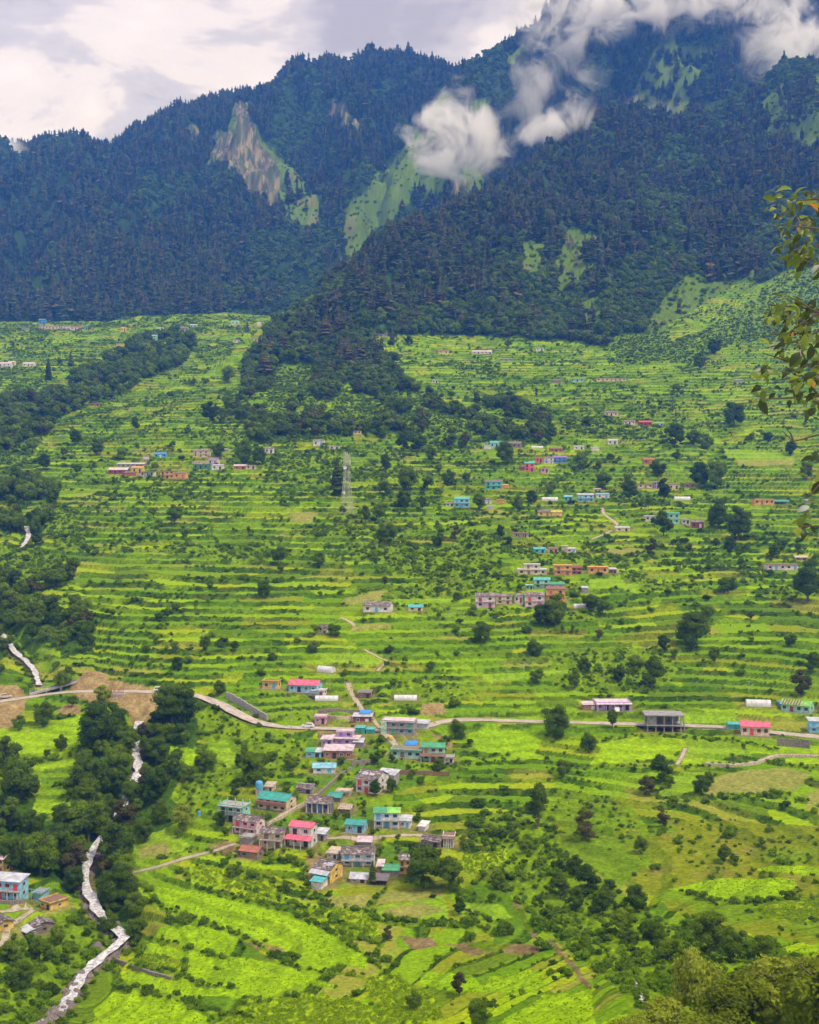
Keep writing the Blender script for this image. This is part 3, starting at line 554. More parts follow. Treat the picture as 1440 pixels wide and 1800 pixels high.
 (977, 1056, 33, 20, -6, 2, 'slate', 'brown', 'orange', 'redbrown', 'balc', 'orange two storey house with brown roof behind trees'), (853, 1068, 34, 20, -3, 2, 'slate', 'slate', 'palepink', 'maroon', 'balc', 'pale pink two storey slate house at the hamlet left end'),
 (886, 1062, 28, 14, -3, 2, 'slate', 'slate', 'cream', 'maroon', '', None), (912, 1060, 14, 13, -3, 1, 'slate', 'slate', 'white', 'maroon', '', None), (940, 1067, 34, 20, -6, 2, 'slate', 'slate', 'palepink', 'red', '', None), (1029, 1042, 10, 8, 0, 1, 'shed', 'tin', 'grey', 'dark', 'nowin', None),
 # upper right hamlets
 (873, 787, 22, 9, -4, 1, 'gable', 'turquoise', 'mint', 'dark', '', None), (857, 789, 12, 6, -4, 1, 'shed', 'sky', 'white', 'dark', 'nowin', None), (901, 787, 29, 7, -8, 1, 'slate', 'slate', 'stone', 'dark', '', None),
 (978, 794, 22, 5, 0, 1, 'slate', 'brown', 'brick', 'dark', '', None), (1018, 790, 18, 5, 0, 1, 'shed', 'tin', 'white', 'dark', '', None), (1047, 792, 13, 5, 0, 1, 'shed', 'tin', 'white', 'dark', 'nowin', None), (1077, 781, 16, 7, -15, 1, 'gable', 'tin', 'white', 'dark', '', None),
 (948, 813, 11, 8, 0, 1, 'shed', 'red', 'hotpink', 'dark', '', None), (965, 815, 17, 10, 0, 2, 'slate', 'slate', 'white', 'blue', '', None), (984, 813, 24, 9, -6, 2, 'gable', 'purple', 'brightblue', 'maroon', '', None),
 (931, 829, 17, 15, -4, 2, 'gable', 'turquoise', 'hotpink', 'dark', '', None), (920, 827, 10, 6, 0, 1, 'shed', 'brown', 'maroon', 'dark', 'nowin', None), (958, 831, 13, 8, 0, 1, 'flat', 'palepink', 'pink', 'dark', '', None),
 (868, 860, 29, 13, -4, 2, 'gable', 'slate', 'turquoise', 'dark', 'balc', 'turquoise two storey house alone on the upper terraces'), (888, 858, 12, 5, -4, 1, 'shed', 'yellow', 'orange', 'dark', 'nowin', None),
 (812, 892, 26, 15, -6, 2, 'gable', 'turquoise', 'sky', 'blue', 'balc', None), (791, 890, 14, 6, -4, 1, 'flat', 'palepink', 'white', 'dark', '', None), (855, 886, 16, 8, -6, 1, 'slate', 'slate', 'white', 'blue', '', None), (880, 884, 12, 5, -4, 1, 'shed', 'brick', 'orange', 'dark', 'nowin', None), (862, 895, 10, 5, 0, 1, 'flat', 'white', 'white', 'dark', 'nowin', None),
 (999, 881, 15, 8, -8, 1, 'gable', 'sky', 'turquoise', 'dark', '', None), (1030, 882, 28, 12, -2, 2, 'shed', 'tin', 'sky', 'blue', 'balc', None), (1060, 876, 23, 7, -2, 1, 'shed', 'sky', 'white', 'blue', '', None), (1051, 865, 12, 5, 0, 1, 'shed', 'beige', 'cream', 'dark', '', None),
 (957, 907, 22, 7, -3, 1, 'slate', 'slate', 'yellow', 'brown', '', None), (979, 907, 18, 7, -3, 1, 'gable', 'yellow', 'yellow', 'dark', 'nowin', None),
 (1135, 858, 26, 7, 0, 1, 'flat', 'brown', 'cream', 'brown', '', None), (1154, 859, 9, 12, 0, 2, 'flat', 'lilac', 'lilac', 'dark', '', None), (1185, 860, 19, 8, -3, 1, 'slate', 'brown', 'cream', 'dark', '', None), (1213, 857, 18, 6, -3, 1, 'gable', 'redbrown', 'stone', 'dark', '', None),
 (1144, 916, 20, 9, -3, 1, 'flat', 'white', 'white', 'blue', '', None), (1180, 921, 29, 18, -8, 2, 'shed', 'green', 'mint', 'dark', '', 'mint two storey house with green roof half hidden by a tree'), (1206, 921, 13, 8, -4, 1, 'flat', 'palepink', 'white', 'dark', '', None), (1226, 928, 21, 10, -18, 1, 'slate', 'slate', 'maroon', 'white', '', None),
 (1344, 887, 34, 9, -2, 1, 'flat', 'orange', 'orange', 'brown', '', None), (1375, 887, 27, 5, -2, 1, 'shed', 'teal', 'concrete', 'dark', 'open', None), (1425, 885, 14, 5, 0, 1, 'shed', 'tin', 'grey', 'dark', 'nowin', None), (1376, 1002, 54, 9, -3, 1, 'flat', 'brown', 'white', 'blue', '', 'very long white building with many blue doors'), (1409, 985, 22, 5, -3, 1, 'slate', 'beige', 'stone', 'dark', '', None), (1095, 934, 25, 6, -3, 1, 'shed', 'tin', 'cream', 'dark', '', None),
 (1075, 731, 23, 6, -4, 1, 'slate', 'slate', 'cream', 'dark', '', None), (1107, 746, 20, 5, 0, 1, 'slate', 'tin', 'white', 'dark', '', None), (1135, 748, 22, 6, 0, 1, 'gable', 'red', 'maroon', 'dark', '', None), (1160, 748, 14, 4, 0, 1, 'shed', 'tin', 'sky', 'dark', '', None),
 (1015, 671, 24, 5, 0, 1, 'flat', 'concrete', 'sky', 'dark', '', None), (1075, 670, 52, 5, 0, 1, 'flat', 'beige', 'cream', 'brown', '', None), (979, 673, 14, 4, 0, 1, 'slate', 'slate', 'stone', 'dark', 'nowin', None), (1141, 816, 19, 8, -2, 1, 'slate', 'redbrown', 'brick', 'white', '', None), (1300, 672, 14, 4, 0, 1, 'shed', 'tin', 'grey', 'dark', 'nowin', None), (1058, 838, 15, 4, 0, 1, 'slate', 'tin', 'grey', 'dark', 'nowin', None),
 (622, 763, 26, 6, 0, 1, 'flat', 'brown', 'cream', 'dark', '', None), (560, 784, 19, 9, -6, 1, 'slate', 'slate', 'white', 'blue', '', None), (588, 790, 18, 6, 0, 1, 'flat', 'white', 'white', 'dark', '', None), (670, 591, 22, 4, 0, 1, 'shed', 'tin', 'grey', 'dark', '', None), (780, 621, 18, 4, 0, 1, 'slate', 'brown', 'cream', 'dark', '', None), (848, 622, 34, 4, 0, 1, 'gable', 'palepink', 'palepink', 'dark', '', None), (890, 634, 22, 3, 0, 1, 'shed', 'tin', 'grey', 'dark', '', None), (949, 616, 14, 4, 0, 1, 'shed', 'sky', 'white', 'dark', '', None), (765, 673, 10, 5, 0, 1, 'flat', 'white', 'white', 'dark', '', None),
 # left hillside hamlet
 (282, 804, 21, 6, 0, 1, 'gable', 'brightblue', 'blue', 'white', '', 'bright blue roofed cottage alone above the left hillside hamlet'), (256, 807, 9, 5, 0, 1, 'gable', 'brown', 'white', 'dark', 'nowin', None), (353, 803, 28, 10, -5, 2, 'slate', 'slate', 'cream', 'brown', '', None), (395, 794, 12, 4, 0, 1, 'shed', 'tin', 'grey', 'dark', 'nowin', None), (374, 816, 17, 8, -15, 1, 'gable', 'purple', 'white', 'purple', '', None),
 (353, 825, 27, 9, -4, 1, 'slate', 'slate', 'darkgreen', 'dark', '', None), (382, 826, 20, 8, -4, 1, 'shed', 'tin', 'white', 'dark', '', None), (422, 825, 22, 6, 0, 1, 'gable', 'palepink', 'brick', 'dark', '', None), (441, 825, 17, 7, 0, 1, 'flat', 'cream', 'cream', 'dark', '', None), (473, 797, 15, 9, -6, 1, 'slate', 'slate', 'white', 'dark', '', None), (229, 820, 48, 4, 0, 1, 'shed', 'tin', 'grey', 'dark', '', None),
 (207, 833, 34, 7, -3, 1, 'gable', 'palepink', 'maroon', 'dark', '', None), (241, 832, 20, 10, -6, 1, 'gable', 'orange', 'yellow', 'dark', '', None), (228, 837, 18, 6, -3, 1, 'slate', 'slate', 'redbrown', 'dark', 'nowin', None), (259, 838, 24, 9, -3, 1, 'flat', 'slate', 'white', 'dark', 'posts', None), (294, 841, 24, 13, -4, 2, 'flat', 'brown', 'orange', 'dark', 'balc', None), (316, 841, 22, 9, -8, 1, 'gable', 'brown', 'orange', 'redbrown', '', None),
 (167, 714, 20, 5, -3, 1, 'flat', 'palepink', 'brick', 'dark', '', None), (158, 661, 12, 3, 0, 1, 'shed', 'tin', 'grey', 'dark', 'nowin', None),
 # far left shelf
 (74, 570, 12, 8, 0, 2, 'gable', 'brightblue', 'brightblue', 'dark', '', 'tall bright blue house on the far left skyline'), (85, 579, 34, 5, 0, 1, 'slate', 'stone', 'cream', 'dark', '', None), (114, 580, 17, 7, 0, 2, 'flat', 'white', 'white', 'dark', '', None), (136, 581, 24, 6, 0, 1, 'slate', 'brown', 'palepink', 'dark', '', None), (150, 580, 8, 6, 0, 1, 'flat', 'sky', 'turquoise', 'dark', '', None), (43, 580, 13, 4, 0, 1, 'shed', 'tin', 'grey', 'dark', 'nowin', None),
 (217, 583, 9, 7, 0, 1, 'gable', 'orange', 'yellow', 'dark', '', None), (281, 583, 12, 6, 0, 1, 'gable', 'mint', 'white', 'dark', '', None), (301, 583, 12, 5, 0, 1, 'gable', 'yellow', 'yellow', 'dark', 'nowin', None), (322, 581, 18, 5, 0, 1, 'slate', 'stone', 'grey', 'dark', '', None), (340, 576, 12, 5, 0, 1, 'gable', 'tin', 'mint', 'dark', '', None), (413, 570, 14, 5, 0, 1, 'gable', 'mint', 'palegreen', 'dark', '', None), (455, 573, 6, 6, 0, 1, 'gable', 'white', 'white', 'dark', 'nowin', None),
 (268, 599, 15, 9, 0, 2, 'gable', 'sky', 'mint', 'dark', '', None), (243, 605, 16, 6, 0, 1, 'flat', 'yellow', 'white', 'dark', '', None), (211, 608, 13, 4, 0, 1, 'flat', 'yellow', 'yellow', 'dark', 'nowin', None), (237, 609, 18, 4, 0, 1, 'slate', 'stone', 'cream', 'dark', '', None), (282, 609, 12, 5, 0, 1, 'shed', 'orange', 'orange', 'dark', 'nowin', None), (296, 609, 14, 5, 0, 1, 'gable', 'palepink', 'palepink', 'dark', 'nowin', None), (420, 602, 18, 4, 0, 1, 'shed', 'palepink', 'white', 'dark', '', None), (450, 599, 20, 4, 0, 1, 'shed', 'orange', 'beige', 'dark', '', None),
 (8, 648, 22, 9, 0, 2, 'gable', 'palepink', 'white', 'dark', '', None), (20, 643, 12, 7, 0, 1, 'gable', 'tin', 'cream', 'dark', '', None), (50, 644, 20, 5, 0, 1, 'gable', 'tin', 'white', 'dark', '', None),
]
TUNNELS = [(570, 1182, 30, 10, -28), (574, 1232, 40, 8, 0), (713, 1231, 40, 8, 0), (1334, 1242, 42, 11, -8), (1023, 1069, 28, 7, 0), (967, 880, 28, 6, 0), (1200, 879, 28, 6, 0), (945, 788, 20, 4, 0)]
SPOTS = []      # every levelled building site
def site(x, y, w, h, rot, dr=0.55, dmin=3.6, dmax=7.5):
    g = ground(x, y); k = g[1]/F; Wm, Hm = w*k, h*k; D = min(max(dr*Wm, dmin), dmax); r = R(rot)
    cx, cy = g[0]-math.sin(r)*D/2, g[1]+math.cos(r)*D/2
    return g, Wm, Hm, D, r, cx, cy
HS = []
for hs in HOUSES:
    o_ = hs[10]; HS.append(site(hs[0], hs[1], hs[2], hs[3], hs[4], 0.62 if 'deep' not in o_ else 1.25, 3.6, (4.2 if hs[8] == 'sky' and hs[2] > 60 else 7.5) if 'deep' not in o_ else 11))
TS = [site(*t, 0.3, 3.0, 4.5) for t in TUNNELS]
FRAME = site(1168, 1287, 60, 29, -4, .6); TENT = site(1293, 1282, 25, 11, -3, .6); HUTS = [site(633, 1289, 17, 12, -3, .8), site(651, 1290, 15, 10, -3, .8)]
for g, Wm, Hm, D, r, cx, cy in HS+TS+[FRAME, TENT]+HUTS: level(cx, cy, Wm/2, D/2, r, g[2], 0.8, 3.0)
TOWER = ground(610, 903); level(TOWER[0], TOWER[1]+2, 4, 4, 0, TOWER[2], 1, 4)

# ---------------------------------------------------------------- colours of the ground and its meshes
def pick(pal, h):
    P = np.array(pal); n = len(P); return P[np.clip((h*n).astype(int), 0, n-1)]
seg = np.floor(Xg/(16+14*hsh(ti, ti*0, 5))+9*hsh(ti, ti*0, 6)+0.4*vn(Xg/12, Yg/12, 7)); hc = hsh(ti, seg, 99)
patch = 0.5+0.5*fbm(Xg/120, Yg/200, 15, 3)
PAL = [(.15, .25, .006), (.19, .31, .006), (.25, .38, .006), (.16, .28, .006), (.30, .42, .006), (.14, .21, .010), (.33, .38, .010), (.11, .20, .008), (.20, .30, .012), (.22, .35, .006), (.25, .28, .016), (.15, .27, .006), (.30, .30, .05), (.18, .31, .006), (.28, .30, .05)]
tread = pick(PAL, np.clip(hc*.8+patch*.35-.08, 0, .999))
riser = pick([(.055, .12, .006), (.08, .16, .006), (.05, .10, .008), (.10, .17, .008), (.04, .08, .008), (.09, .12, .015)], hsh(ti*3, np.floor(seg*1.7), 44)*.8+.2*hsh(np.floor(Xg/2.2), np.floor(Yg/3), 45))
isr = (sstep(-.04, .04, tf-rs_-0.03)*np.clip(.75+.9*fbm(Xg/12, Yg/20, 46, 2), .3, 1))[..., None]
lip = (np.exp(-((tf-rs_+0.05)/0.05)**2))[..., None]        # lit line along each field edge, painted into the ground colour
base = lerp(tread, riser, isr); base = base*(1-.45*np.exp(-((tf-.985)/.03)**2)-.30*np.exp(-((tf-rs_-.06)/.035)**2))[..., None]; base = lerp(base, np.array((.24, .40, .015)), lip*.45)  # thin dark lines at riser top and foot: shade painted into the colour
q = lambda *c: np.broadcast_to(np.array(c), Xg.shape+(3,))
n1 = (0.5+0.5*fbm(Xg/6, Yg/9, 81, 4))[..., None]; n2 = (0.5+0.5*vn(Xg/1.3, Yg/1.9, 82))[..., None]; n3 = (0.5+0.5*fbm(Xg/26, Yg/36, 83, 3))[..., None]
vs = (0.5+0.5*vn(Xg/0.7, Yg/1.0, 86))[..., None]
cscr = lerp(q(.11, .19, .008), q(.24, .34, .010), n1*.6+n2*.4); cwood = lerp(q(.035, .075, .010), q(.09, .16, .012), n1)
ccon = lerp(q(.02, .045, .014), q(.06, .10, .02), n1); cgr = lerp(q(.09, .15, .012), q(.18, .25, .025), n1*.5+n3*.5); cgr = lerp(cgr, q(.22, .17, .10), sstep(.62, .75, n3)*.6)
rk = (0.5+0.5*fbm(Xg/7, Z0/26+Yg/60, 84, 5, .6))[..., None]; crock = lerp(q(.10, .09, .08), q(.34, .27, .22), sstep(.35, .68, rk)); crock = lerp(crock, q(.06, .10, .02), sstep(.50, .62, n1)*.75)
cdirt = lerp(q(.24, .15, .09), q(.44, .31, .20), n1*.7+n2*.3)
cpl = lerp(q(.16, .20, .010), q(.29, .30, .016), n3*.6+n1*.4); cpl = lerp(cpl, q(.26, .19, .07), sstep(.60, .74, (0.5+0.5*fbm(Xg/11, Yg/15, 85, 3))[..., None])*.6)
cpl = lerp(cpl, lerp(cscr, q(.15, .27, .01), n2), sstep(.50, .66, (0.5+0.5*fbm(Xg/16, Yg/16, 88, 4))[..., None])*.85); cpl = lerp(cpl, riser, isr*.5)
fid = hsh(np.floor(Xg/35), np.floor(Yg/35), 12)[..., None]
ccrop = lerp(q(.22, .39, .006), q(.36, .50, .006), n3*.7+n2*.3); ccrop = lerp(ccrop, q(.34, .42, .02), sstep(.62, .8, n1)*.4)
ctan = lerp(q(.24, .26, .06), q(.34, .30, .11), n1); cmz = lerp(q(.17, .30, .006), q(.42, .50, .01), vs*.6+n1*.4); clawn = lerp(q(.21, .36, .012), q(.30, .42, .03), n1)
cpad = lerp(q(.12, .22, .02), q(.30, .22, .12), sstep(.45, .62, n3)); cpad = lerp(cpad, cscr, sstep(.5, .6, n1))
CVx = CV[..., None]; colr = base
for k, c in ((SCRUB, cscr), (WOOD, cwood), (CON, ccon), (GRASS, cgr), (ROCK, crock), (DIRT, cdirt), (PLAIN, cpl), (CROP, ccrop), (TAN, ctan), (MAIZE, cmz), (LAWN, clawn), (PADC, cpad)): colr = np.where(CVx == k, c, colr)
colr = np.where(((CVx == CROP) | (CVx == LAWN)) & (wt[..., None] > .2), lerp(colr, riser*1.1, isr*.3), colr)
colr = lerp(colr, lerp(q(.13, .15, .04), cdirt, n1), HOUSED[..., None]*.75)
colr = np.where(CVx == DIRT, lerp(colr, cscr, sstep(.50, .62, (0.5+0.5*fbm(Xg/8, Yg/8, 87, 3))[..., None])*(np.abs(py0-1650) < 130)[..., None]), colr)
colr = lerp(colr, colr*np.array((.92, .98, 1.2)), .0)
colr = np.where((CVx == DIRT) & (Yg[..., None] < 330), colr*.72, colr)
colr = lerp(colr, colr.mean(-1, keepdims=True), .0)*np.array((.92, 1.0, .7))
calm = np.where(CVx == T_, .35, 1.0)
colr = colr*(1+calm*.28*(n2-.5))*(1+calm*.24*(vs-.5))
rough_far = sstep(1700, 2000, Yg)
def ground_mat():
    m, N, L = nodes('ground_cover'); o = N.new('ShaderNodeOutputMaterial'); p = N.new('ShaderNodeBsdfDiffuse'); L.new(p.outputs[0], o.inputs[0])
    at = N.new('ShaderNodeAttribute'); at.attribute_name = 'cover'; tc = N.new('ShaderNodeTexCoord')
    n = N.new('ShaderNodeTexNoise'); n.inputs['Scale'].default_value = 1.1; n.inputs['Detail'].default_value = 3; L.new(tc.outputs['Object'], n.inputs['Vector'])
    r = N.new('ShaderNodeMapRange'); r.inputs[1].default_value = .3; r.inputs[2].default_value = .7; r.inputs[3].default_value = .72; r.inputs[4].default_value = 1.25; L.new(n.outputs[0], r.inputs[0])
    v = N.new('ShaderNodeVectorMath'); v.operation = 'SCALE'; L.new(at.outputs['Color'], v.inputs[0]); L.new(r.outputs[0], v.inputs['Scale']); L.new(v.outputs[0], p.inputs[0])
    b = N.new('ShaderNodeBump'); b.inputs['Strength'].default_value = .8; b.inputs['Distance'].default_value = .35; L.new(n.outputs[0], b.inputs['Height']); L.new(b.outputs[0], p.inputs['Normal']); return m
GM = ground_mat()
def sheet(name, k0, k1):
    n = k1-k0; V = np.stack([Xg[k0:k1], Yg[k0:k1], Z[k0:k1]], -1).reshape(-1, 3); a = np.arange(n*NC).reshape(n, NC)
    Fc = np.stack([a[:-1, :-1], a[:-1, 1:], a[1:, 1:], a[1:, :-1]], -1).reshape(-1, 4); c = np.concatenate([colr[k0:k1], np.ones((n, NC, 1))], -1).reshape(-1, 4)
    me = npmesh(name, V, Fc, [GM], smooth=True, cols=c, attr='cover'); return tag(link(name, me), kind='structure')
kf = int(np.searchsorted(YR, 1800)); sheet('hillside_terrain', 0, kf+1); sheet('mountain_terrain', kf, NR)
RAY = HY-F*Z/Yg; VIS = RAY <= np.minimum.accumulate(RAY, 0)+2.0
del base, tread, riser, cscr, cwood, ccon, cgr, crock, cdirt, cpl, ccrop, ctan, cmz, clawn, cpad, colr
# ---------------------------------------------------------------- roads, paths, water
def strip(name, P, w, mat, dz, wj=0.0, n=2, bump=0.0, follow=False):
    """a band of width 2w laid along P, resampled"""
    d = np.concatenate([[0], np.cumsum(np.linalg.norm(np.diff(P, axis=0), axis=1))]); m = max(4, int(d[-1]/1.2)); s = np.linspace(0, d[-1], m)
    Q = np.stack([np.interp(s, d, P[:, i]) for i in range(3)], 1); T = np.gradient(Q, axis=0); nx = np.stack([-T[:, 1], T[:, 0]], 1); nx /= np.linalg.norm(nx, axis=1)[:, None]+1e-9
    V = []
    for i in range(m):
        ww = w*(1+wj*float(fbm(np.array([s[i]/6.]), np.array([0.]), 5, 2)[0]))
        for k in range(n+1):
            f = -1+2*k/n; ww = w*(1+wj*float(fbm(np.array([s[i]/3.2]), np.array([0. if f < 0 else 9.]), 5, 3)[0])*1.6); x, y = Q[i, 0]+nx[i, 0]*ww*f, Q[i, 1]+nx[i, 1]*ww*f
            z = (zat(x, y) if follow else max(Q[i, 2], zat(x, y)))+dz+(bump*float(fbm(np.array([x/0.9]), np.array([y/0.9]), 6, 3)[0]) if bump else 0); V.append((x, y, z))
    a = np.arange(m*(n+1)).reshape(m, n+1); Fc = np.stack([a[:-1, :-1], a[1:, :-1], a[1:, 1:], a[:-1, 1:]], -1).reshape(-1, 4)
    return tag(link(name, npmesh(name, V, Fc, [mat], smooth=True)), kind='structure')
strip('road', ROAD, 2.3, paint('road_dust', (.52, .45, .38), .9, .18, .5, .3), 0.06, 0.12)
for P, w in PATHC: strip('footpath', P, w*.8, paint('path_stone', (.46, .40, .30), .9, .2, .9, .3), 0.06, 0.2, follow=True)
def water_mat():
    m, N, L = nodes('white_water'); o = N.new('ShaderNodeOutputMaterial'); p = N.new('ShaderNodeBsdfPrincipled'); L.new(p.outputs[0], o.inputs[0]); tc = N.new('ShaderNodeTexCoord')
    n = N.new('ShaderNodeTexNoise'); n.inputs['Scale'].default_value = 1.1; n.inputs['Detail'].default_value = 8; n.inputs['Roughness'].default_value = .7; L.new(tc.outputs['Object'], n.inputs['Vector'])
    r = N.new('ShaderNodeValToRGB'); e = r.color_ramp.elements; e[0].position = .34; e[0].color = (.20, .20, .19, 1); e[1].position = .62; e[1].color = (.86, .85, .87, 1); x = e.new(.47); x.color = (.52, .51, .52, 1)
    L.new(n.outputs[0], r.inputs[0]); L.new(r.outputs[0], p.inputs['Base Color']); p.inputs['Roughness'].default_value = .35
    b = N.new('ShaderNodeBump'); b.inputs['Distance'].default_value = .12; L.new(n.outputs[0], b.inputs['Height']); L.new(b.outputs[0], p.inputs['Normal']); return m
WM = water_mat()
for P, w in zip(STREAMS, SW): strip('stream_water', P, w, WM, 0.12, .45, 6, .12)

# ---------------------------------------------------------------- houses
def slate_mat():
    m, N, L = nodes('slate_slabs'); o = N.new('ShaderNodeOutputMaterial'); p = N.new('ShaderNodeBsdfPrincipled'); L.new(p.outputs[0], o.inputs[0]); tc = N.new('ShaderNodeTexCoord')
    v = N.new('ShaderNodeTexVoronoi'); v.inputs['Scale'].default_value = 1.9; L.new(tc.outputs['Object'], v.inputs['Vector']); sp = N.new('ShaderNodeSeparateColor'); L.new(v.outputs['Color'], sp.inputs[0])
    r = N.new('ShaderNodeValToRGB'); e = r.color_ramp.elements; e[0].position = .0; e[0].color = (.10, .08, .08, 1); e[1].position = 1; e[1].color = (.50, .42, .40, 1); x = e.new(.7); x.color = (.24, .19, .18, 1); L.new(sp.outputs[0], r.inputs[0])
    L.new(r.outputs[0], p.inputs['Base Color']); p.inputs['Roughness'].default_value = .75
    b = N.new('ShaderNodeBump'); b.inputs['Distance'].default_value = .12; L.new(sp.outputs[1], b.inputs['Height']); L.new(b.outputs[0], p.inputs['Normal']); return m
SLATE = slate_mat(); GLASS = paint('dark_pane', (.05, .05, .065), .25, .1, 1, 0)
def sheetmat(c):
    k = 'sheet_'+c
    if k in _M: return _M[k]
    m = paint(k, COL[c], .55, .22, .6, .34); N, L = m.node_tree.nodes, m.node_tree.links; p = [x for x in N if x.type == 'BSDF_PRINCIPLED'][0]; tc = [x for x in N if x.type == 'TEX_COORD'][0]
    w = N.new('ShaderNodeTexWave'); w.inputs['Scale'].default_value = 2.2; L.new(tc.outputs['Object'], w.inputs['Vector']); b = N.new('ShaderNodeBump'); b.inputs['Strength'].default_value = .5; b.inputs['Distance'].default_value = .05; L.new(w.outputs[0], b.inputs['Height']); L.new(b.outputs[0], p.inputs['Normal']); return m
def wall_m(c): return paint('wall_'+c, COL[c], .85, .24, .9, .42)
def roofm(kind, c):
    if kind == 'slate': return SLATE if c in ('slate', 'tin', 'stone') else paint('roof_old_'+c, COL[c], .8, .3, 2.0, .5)
    return paint('slab_'+c, COL[c], .9, .2, .8, .35) if kind == 'flat' else sheetmat(c)
def build_house(d, st, label, group=None):
    x, y, w, h, rot, stn, roof, rc, wc, dc, op, _ = d; g, Wm, Hm, D, r, cx, cy = st; near = g[1] < 480; mid = g[1] < 1000
    cat = 'house' if (w*g[1]/F > 4.6 and 'nowin' not in op and 'open' not in op) else 'shed'
    nm = {('slate', 'house'): 'slate_roofed_house', ('flat', 'house'): 'flat_roofed_house', ('shed', 'house'): 'sheet_roofed_house', ('gable', 'house'): 'gabled_house', ('twotone', 'house'): 'gabled_house'}.get((roof, cat), 'shed')
    root = empty(nm, tuple(g), r); tag(root, label, cat, group)
    hw = Wm/2; wm = wall_m(wc); fl = Hm/stn; P = lambda mb, n, m, par=root: mb.build(n, m, par)
    sb = 'setback' in op
    wall = MB()
    if 'open' in op:
        wall.box(-hw, hw, D-.25, D, -1.5, Hm)
        for k in range(4): xx = -hw+.1+(2*hw-.35)*k/3; wall.box(xx, xx+.15, .1, .25, -1.5, Hm)
    elif sb: wall.box(-hw, hw, 0, D, -2.0, fl*1.0); wall.box(-hw*.55, hw*.55, D*.35, D, fl, Hm)
    else: wall.box(-hw, hw, 0, D, -2.0, Hm)
    ov = .35 if near else .25; rs = .40*D/2 if roof in ('gable', 'slate', 'twotone') else 0
    rs = min(rs, 1.9)
    if roof in ('gable', 'slate', 'twotone'):
        wall.hull([(-hw, 0, Hm), (-hw, D, Hm), (-hw, D/2, Hm+rs*.96), (-hw+.2, 0, Hm), (-hw+.2, D, Hm), (-hw+.2, D/2, Hm+rs*.96)], [(0, 2, 1), (3, 4, 5), (0, 3, 5, 2), (1, 2, 5, 4)])
        wall.hull([(hw-.2, 0, Hm), (hw-.2, D, Hm), (hw-.2, D/2, Hm+rs*.96), (hw, 0, Hm), (hw, D, Hm), (hw, D/2, Hm+rs*.96)], [(0, 2, 1), (3, 4, 5), (0, 3, 5, 2), (1, 2, 5, 4)])
    P(wall, 'wall', wm)
    def slope(mb, x0, x1, ya, za, yb, zb, t=.12, m=0):
        mb.hull([(x0, ya, za), (x1, ya, za), (x1, yb, zb), (x0, yb, zb), (x0, ya, za+t), (x1, ya, za+t), (x1, yb, zb+t), (x0, yb, zb+t)], [(0, 3, 2, 1), (4, 5, 6, 7), (0, 1, 5, 4), (1, 2, 6, 5), (2, 3, 7, 6), (3, 0, 4, 7)], m)
    kx = ov*rs/(D/2) if rs else 0; a, b = -hw-ov, hw+ov
    if roof in ('gable', 'slate'):
        rb = MB(); th = .22 if roof == 'slate' else .1
        if near and roof == 'slate':      # uneven courses of slabs
            n = 6; xs = np.linspace(a, b, 9)
            for sgn in (0, 1):
                for i in range(n):
                    f0, f1 = i/n, (i+1)/n
                    for j in range(8):
                        y0 = -ov+(D/2+ov)*f0-.08; y1 = -ov+(D/2+ov)*f1; z0 = Hm-kx+(rs+kx)*f0; z1 = Hm-kx+(rs+kx)*f1; jz = rng.uniform(0.02, .13)
                        if sgn: y0, y1 = D-y0, D-y1
                        slope(rb, xs[j]+rng.uniform(-.0, .02), xs[j+1]-.01, y0, z0+jz, y1, z1+jz*.3, th*.6)
        else:
            slope(rb, a, b, -ov, Hm-kx, D/2, Hm+rs, th); slope(rb, a, b, D+ov, Hm-kx, D/2+.002, Hm+rs, th)
        ro = P(rb, 'roof', roofm(roof, rc))
        if near: t_ = MB(); t_.bar((a, D/2, Hm+rs+th), (b, D/2, Hm+rs+th), .12, 6); t_.build('ridge_cap', roofm('shed' if roof == 'gable' else 'flat', rc), ro)
        if near and roof == 'slate' and 'deep' in op:
            for k in range(3): pt = MB(); px_ = rng.uniform(-hw*.7, hw*.5); f0 = rng.uniform(.2, .6); slope(pt, px_, px_+rng.uniform(1, 1.9), -ov+(D/2+ov)*f0, Hm-kx+(rs+kx)*f0+.3, -ov+(D/2+ov)*(f0+.2), Hm-kx+(rs+kx)*(f0+.2)+.3, .05); pt.build('patch_sheet', sheetmat('tin'), ro)
    elif roof == 'twotone':
        for x0, x1, c in ((a, 0, 'green'), (0.01, b, 'lime')):
            rb = MB(); slope(rb, x0, x1, -ov, Hm-kx, D/2, Hm+rs, .1); slope(rb, x0, x1, D+ov, Hm-kx, D/2+.002, Hm+rs, .1); tag(P(rb, 'roof', sheetmat(c)), 'dark green half of the roof' if c == 'green' else 'lime green half of the roof')
    elif roof == 'shed':
        rb = MB(); slope(rb, a, b if 'half' not in op else hw*.2, -ov, Hm+.05, D+ov, Hm+.13*D+.05, .1); P(rb, 'roof', sheetmat(rc))
        wb = MB(); wb.hull([(-hw, 0, Hm), (hw, 0, Hm), (hw, D, Hm), (-hw, D, Hm), (hw, D, Hm+.11*D), (-hw, D, Hm+.11*D)], [(0, 5, 3), (1, 2, 4), (3, 5, 4, 2)])
        P(wb, 'gable_wall', wm)
        if 'half' in op: rb = MB(); slope(rb, hw*.2+.01, b, -ov, Hm+.02, D+ov, Hm+.12*D, .1); tag(P(rb, 'roof', sheetmat('tin')), 'pale metal half of the roof')
    else:
